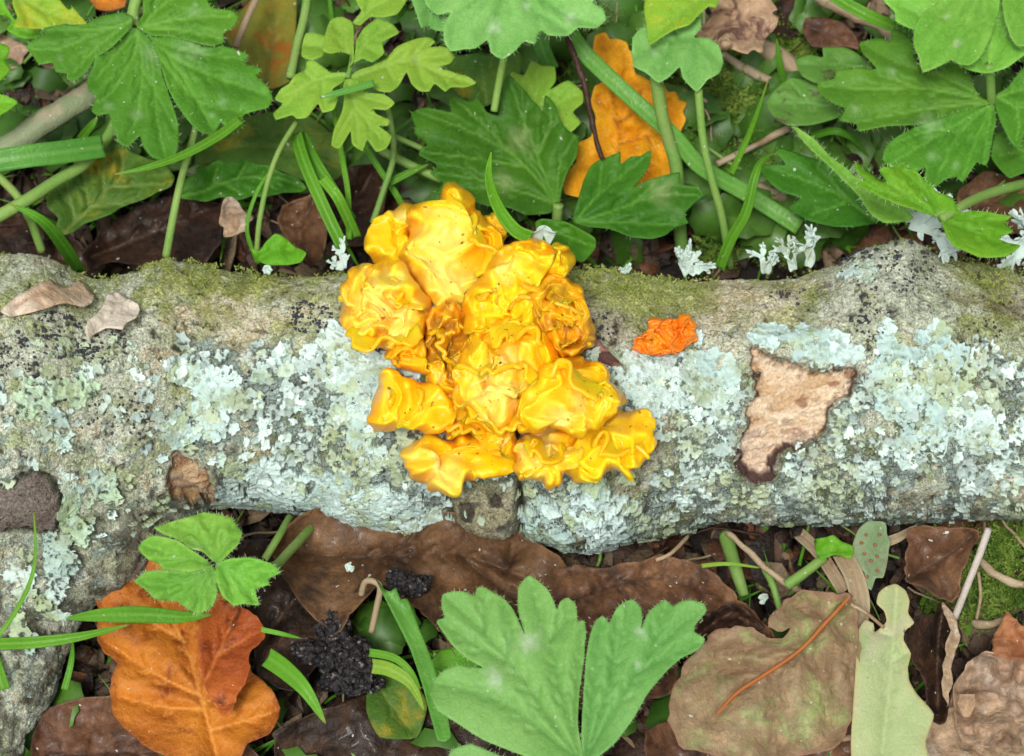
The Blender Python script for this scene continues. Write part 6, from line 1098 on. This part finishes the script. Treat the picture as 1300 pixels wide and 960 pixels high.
crumbs('heap of black crumbly bits on the litter below the branch', [(424, 796, 20, 20, 300), (440, 838, 36, 28, 700), (392, 828, 20, 14, 150), (446, 866, 40, 14, 260)], 1, 1.35)
crumbs('small black crumbly lump beside the torn blade', [(520, 742, 26, 13, 210), (503, 732, 12, 10, 60)], 2, 1.75)

# ------------------------------------------------------------------ moss, litter and tangles on the ground
def scatter(n, boxes, seed, zoff=0.):
    r = np.random.RandomState(seed); q = []
    for (x0, y0, x1, y1, w) in boxes:
        k = int(n * w); q.append(np.c_[r.uniform(x0, x1, k), r.uniform(y0, y1, k)])
    q = np.concatenate(q); p = P(q[:, 0], q[:, 1], np.zeros(len(q))); p[:, 2] = .25 * fbm(np.c_[p[:, :2], p[:, 0] * 0] * .6, 5, 3) + zoff
    return p, q
p, q = scatter(9000, [(860, 60, 1030, 250, .5), (880, 250, 1010, 345, .15), (700, 20, 860, 130, .15), (1180, 680, 1300, 800, .25), (930, 690, 1090, 790, .2), (880, 680, 960, 740, .1), (480, 120, 640, 220, .1), (760, 280, 860, 340, .05), (-50, -50, 1350, 330, .15), (-50, 690, 1350, 1050, .18)], 30)
m = fbm(p * 1.5, 2, 31) > -.2; p = p[m]; rr = np.random.RandomState(3); p[:, 2] += rr.uniform(.05, .55, len(p))
def sprigs(name, base, mat, seed, L=(.18, .42)):
    """moss shoots: a bent stem with small paired leaves"""
    r = np.random.RandomState(seed); V, F = [], []
    for b in base:
        d = np.array([r.normal(0, .7), r.normal(0, .7), r.uniform(.5, 1.)]); d /= np.linalg.norm(d); ln = r.uniform(*L); p = b.copy(); ns = 7
        for i in range(ns):
            p2 = p + d * ln / ns; s = np.cross(d, [r.normal(), r.normal(), r.normal()]); s /= np.linalg.norm(s); u = np.cross(s, d)
            for k_ in range(3):
                a = k_ * 2.1 + r.rand(); o = s * math.cos(a) + u * math.sin(a); w = np.cross(o, d) * .013; k = len(V); ll = .05 * (1 - i / ns * .5)
                V += [p2 - w, p2 + w, p2 + (o * .8 + d * .6) * ll]; F.append([k, k + 1, k + 2])
            p = p2; d = d + np.array([r.normal(0, .2), r.normal(0, .2), -.08]); d /= np.linalg.norm(d)
    o = mesh_obj(name, V, F, mat, None, smooth=False); return tag(o, kind='stuff')
tag(sprigs('moss', p[:7000], MOSS, 40), 'feathery green moss growing between the litter', 'moss')
# litter crumbs and leaf fragments
def fragments():
    r = np.random.RandomState(44); p, q = scatter(5200, [(-100, -100, 1400, 345, .6), (-100, 640, 1400, 1100, .6), (-900, -600, 2200, -80, .9), (-900, 1080, 2200, 1600, .9), (-900, -80, -90, 1090, .5), (1390, -80, 2200, 1090, .5)], 45); V, F, Cc = [], [], []
    pal = np.array([[.10, .05, .03], [.16, .09, .05], [.05, .028, .018], [.26, .17, .10], [.07, .035, .02], [.34, .24, .14], [.20, .08, .03], [.035, .02, .014]])
    for b in p:
        s = r.uniform(.05, .30) * (1 if r.rand() < .7 else 1.7); n = np.array([r.normal(0, .5), r.normal(0, .5), 1.]); n /= np.linalg.norm(n); t = np.cross(n, [1, .3, 0]); t /= np.linalg.norm(t); u = np.cross(n, t)
        c = b + np.array([0, 0, r.uniform(.03, .30)]); k = len(V); m = 8; col = pal[r.randint(len(pal))] * r.uniform(.3, .85); asp = r.uniform(.35, 1); a0 = r.rand() * 6
        V.append(c); Cc.append(col)
        for j in range(m):
            a = a0 + 2 * math.pi * j / m; rad_ = s * r.uniform(.6, 1.2); V.append(c + t * math.cos(a) * rad_ + u * math.sin(a) * rad_ * asp + n * s * r.normal(0, .25)); Cc.append(col * r.uniform(.7, 1.2))
        for j in range(m): F.append([k, k + 1 + j, k + 1 + (j + 1) % m])
    mt = NT('litter'); c = mt.mix(.6, mt.attr('Col', True), mt.ramp(mt.noise(18, 5, .7), [(.3, (.4, .4, .4)), (.7, (1.5, 1.5, 1.5))]), 'MULTIPLY'); mt.l(c, mt.b.inputs['Base Color']); mt.b.inputs['Roughness'].default_value = .6
    mt.l(mt.bump(mt.noise(16, 4), .8, .05), mt.b.inputs['Normal'])
    o = mesh_obj('leaf_litter', V, F, mt.m, None, cols=np.array(Cc)); solid(o, .01); tag(o, 'broken brown leaf litter covering the ground', 'leaf litter', kind='stuff')
fragments()
def tangle(name, label, n, mat, rad_, seed, boxes, zr=(.15, .8), Lr=(.5, 1.8)):
    r = np.random.RandomState(seed); p, q = scatter(n, boxes, seed); V, F = [], []
    for b in p:
        a = r.uniform(0, 6.28); d = np.array([math.cos(a), math.sin(a), r.normal(0, .25)]); L = r.uniform(*Lr); c = b + np.array([0, 0, r.uniform(*zr)]); rd = rad_ * r.uniform(.5, 1.4); S = 8; k0 = len(V)
        for i in range(S):
            s = np.cross(d, [0, 0, 1.]); s /= np.linalg.norm(s); u = np.cross(s, d)
            for j in range(4): V.append(c + (s * math.cos(j * 1.57) + u * math.sin(j * 1.57)) * rd * (1 - .5 * i / S))
            c = c + d * L / S; d = d + r.normal(0, .16, 3); d /= np.linalg.norm(d)
        for i in range(S - 1):
            for j in range(4): F.append([k0 + i * 4 + j, k0 + i * 4 + (j + 1) % 4, k0 + i * 4 + 4 + (j + 1) % 4, k0 + i * 4 + 4 + j])
    o = mesh_obj(name, V, F, M[mat], None, attrs={'vein': np.zeros(len(V)), 'spot': np.zeros(len(V)), 'edge': np.zeros(len(V))}); tag(o, label, 'plant debris', kind='stuff')
BX = [(-80, -80, 1380, 340, .5), (-80, 680, 1380, 1080, .5)]
tangle('dry_straws', 'fine broken dry stalks scattered in the litter', 170, 'straw', .022, 60, BX)
tangle('green_stems', 'thin green stems tangled in the undergrowth', 60, 'stalk', .028, 61, BX, (.2, .9))
tangle('dark_rootlets', 'thin dark rootlets in the litter', 220, 'twig', .018, 62, BX)
def ground_leaves():
    r = np.random.RandomState(71); p, q = scatter(420, [(-100, -100, 1400, 240, 1.0), (450, 200, 1400, 320, .2), (-100, 800, 1400, 1100, .2), (-900, -600, 2200, -90, 1.6), (-900, 1080, 2200, 1600, 1.4), (-900, -80, -100, 1090, .6), (1400, -80, 2200, 1090, .6)], 72); V, F, Cc = [], [], []
    for b in p:
        s = r.uniform(.18, .55); n = np.array([r.normal(0, .45), r.normal(0, .45) - .2, 1.]); n /= np.linalg.norm(n); t = np.cross(n, [r.normal(), r.normal(), 0]); t /= np.linalg.norm(t); u = np.cross(n, t)
        c = b + np.array([0, 0, r.uniform(.25, .9)]); col = np.array([.03, .10, .008]) * (1 - (g := r.rand())) + np.array([.07, .17, .018]) * g; m = 22; k = len(V); V.append(c - n * .04); Cc.append(col * 1.3)
        for j in range(m):
            a = 2 * math.pi * j / m; rad_ = s * (.62 + .30 * abs(math.cos(a * 1.5)) ** .7 + .10 * (j % 2)); V.append(c + t * math.cos(a) * rad_ + u * math.sin(a) * rad_ + n * (.10 * s * math.sin(a * 3))); Cc.append(col * r.uniform(.85, 1.1))
        for j in range(m): F.append([k, k + 1 + j, k + 1 + (j + 1) % m])
    mt = NT('ground_leaf'); c = mt.mix(.4, mt.attr('Col', True), mt.ramp(mt.noise(9, 5, .7), [(.3, (.5, .5, .5)), (.7, (1.4, 1.4, 1.4))]), 'MULTIPLY'); mt.l(c, mt.b.inputs['Base Color']); mt.b.inputs['Roughness'].default_value = .5
    o = mesh_obj('ground_cover', V, F, mt.m, None, cols=np.array(Cc)); solid(o, .01); tag(o, 'small dark green leaves of the ground cover', 'ground cover', kind='stuff')
ground_leaves()
def turf():
    r = np.random.RandomState(81); p, q = scatter(700, [(-100, -60, 1400, 325, .8), (-100, 690, 1400, 1100, .35), (-900, -600, 2200, -60, 1.), (-900, 1090, 2200, 1600, 1.)], 82); V, F = [], []
    for b in p:
        a = r.uniform(0, 6.28); d = np.array([math.cos(a) * .8, math.sin(a) * .8, r.uniform(.4, 1.3)]); d /= np.linalg.norm(d); L = r.uniform(.6, 1.8); c = b.copy(); w = r.uniform(.015, .05); S = 8; k0 = len(V)
        s = np.cross(d, [0, 0, 1.]); s /= np.linalg.norm(s)
        for i in range(S):
            ww = w * (1 - (i / (S - 1)) ** 2) + .001; V += [c - s * ww, c - np.array([0, 0, ww * .4]), c + s * ww]; c = c + d * L / S; d = d + np.array([0, 0, -.16]) + r.normal(0, .05, 3); d /= np.linalg.norm(d)
        for i in range(S - 1):
            k = k0 + i * 3; F += [[k, k + 1, k + 4, k + 3], [k + 1, k + 2, k + 5, k + 4]]
    o = mesh_obj('turf', V, F, M['grass'], None, attrs={'vein': np.zeros(len(V)), 'spot': np.zeros(len(V)), 'edge': np.zeros(len(V))}); tag(o, 'thin grass growing through the litter', 'turf', kind='stuff')
turf()
print('objects', len(COL.objects), 'tris', sum(sum(len(p.vertices) - 2 for p in o.data.polygons) for o in COL.objects if o.type == 'MESH' and len(o.data.polygons) < 2000) , sum(len(o.data.polygons) for o in COL.objects if o.type == 'MESH'))
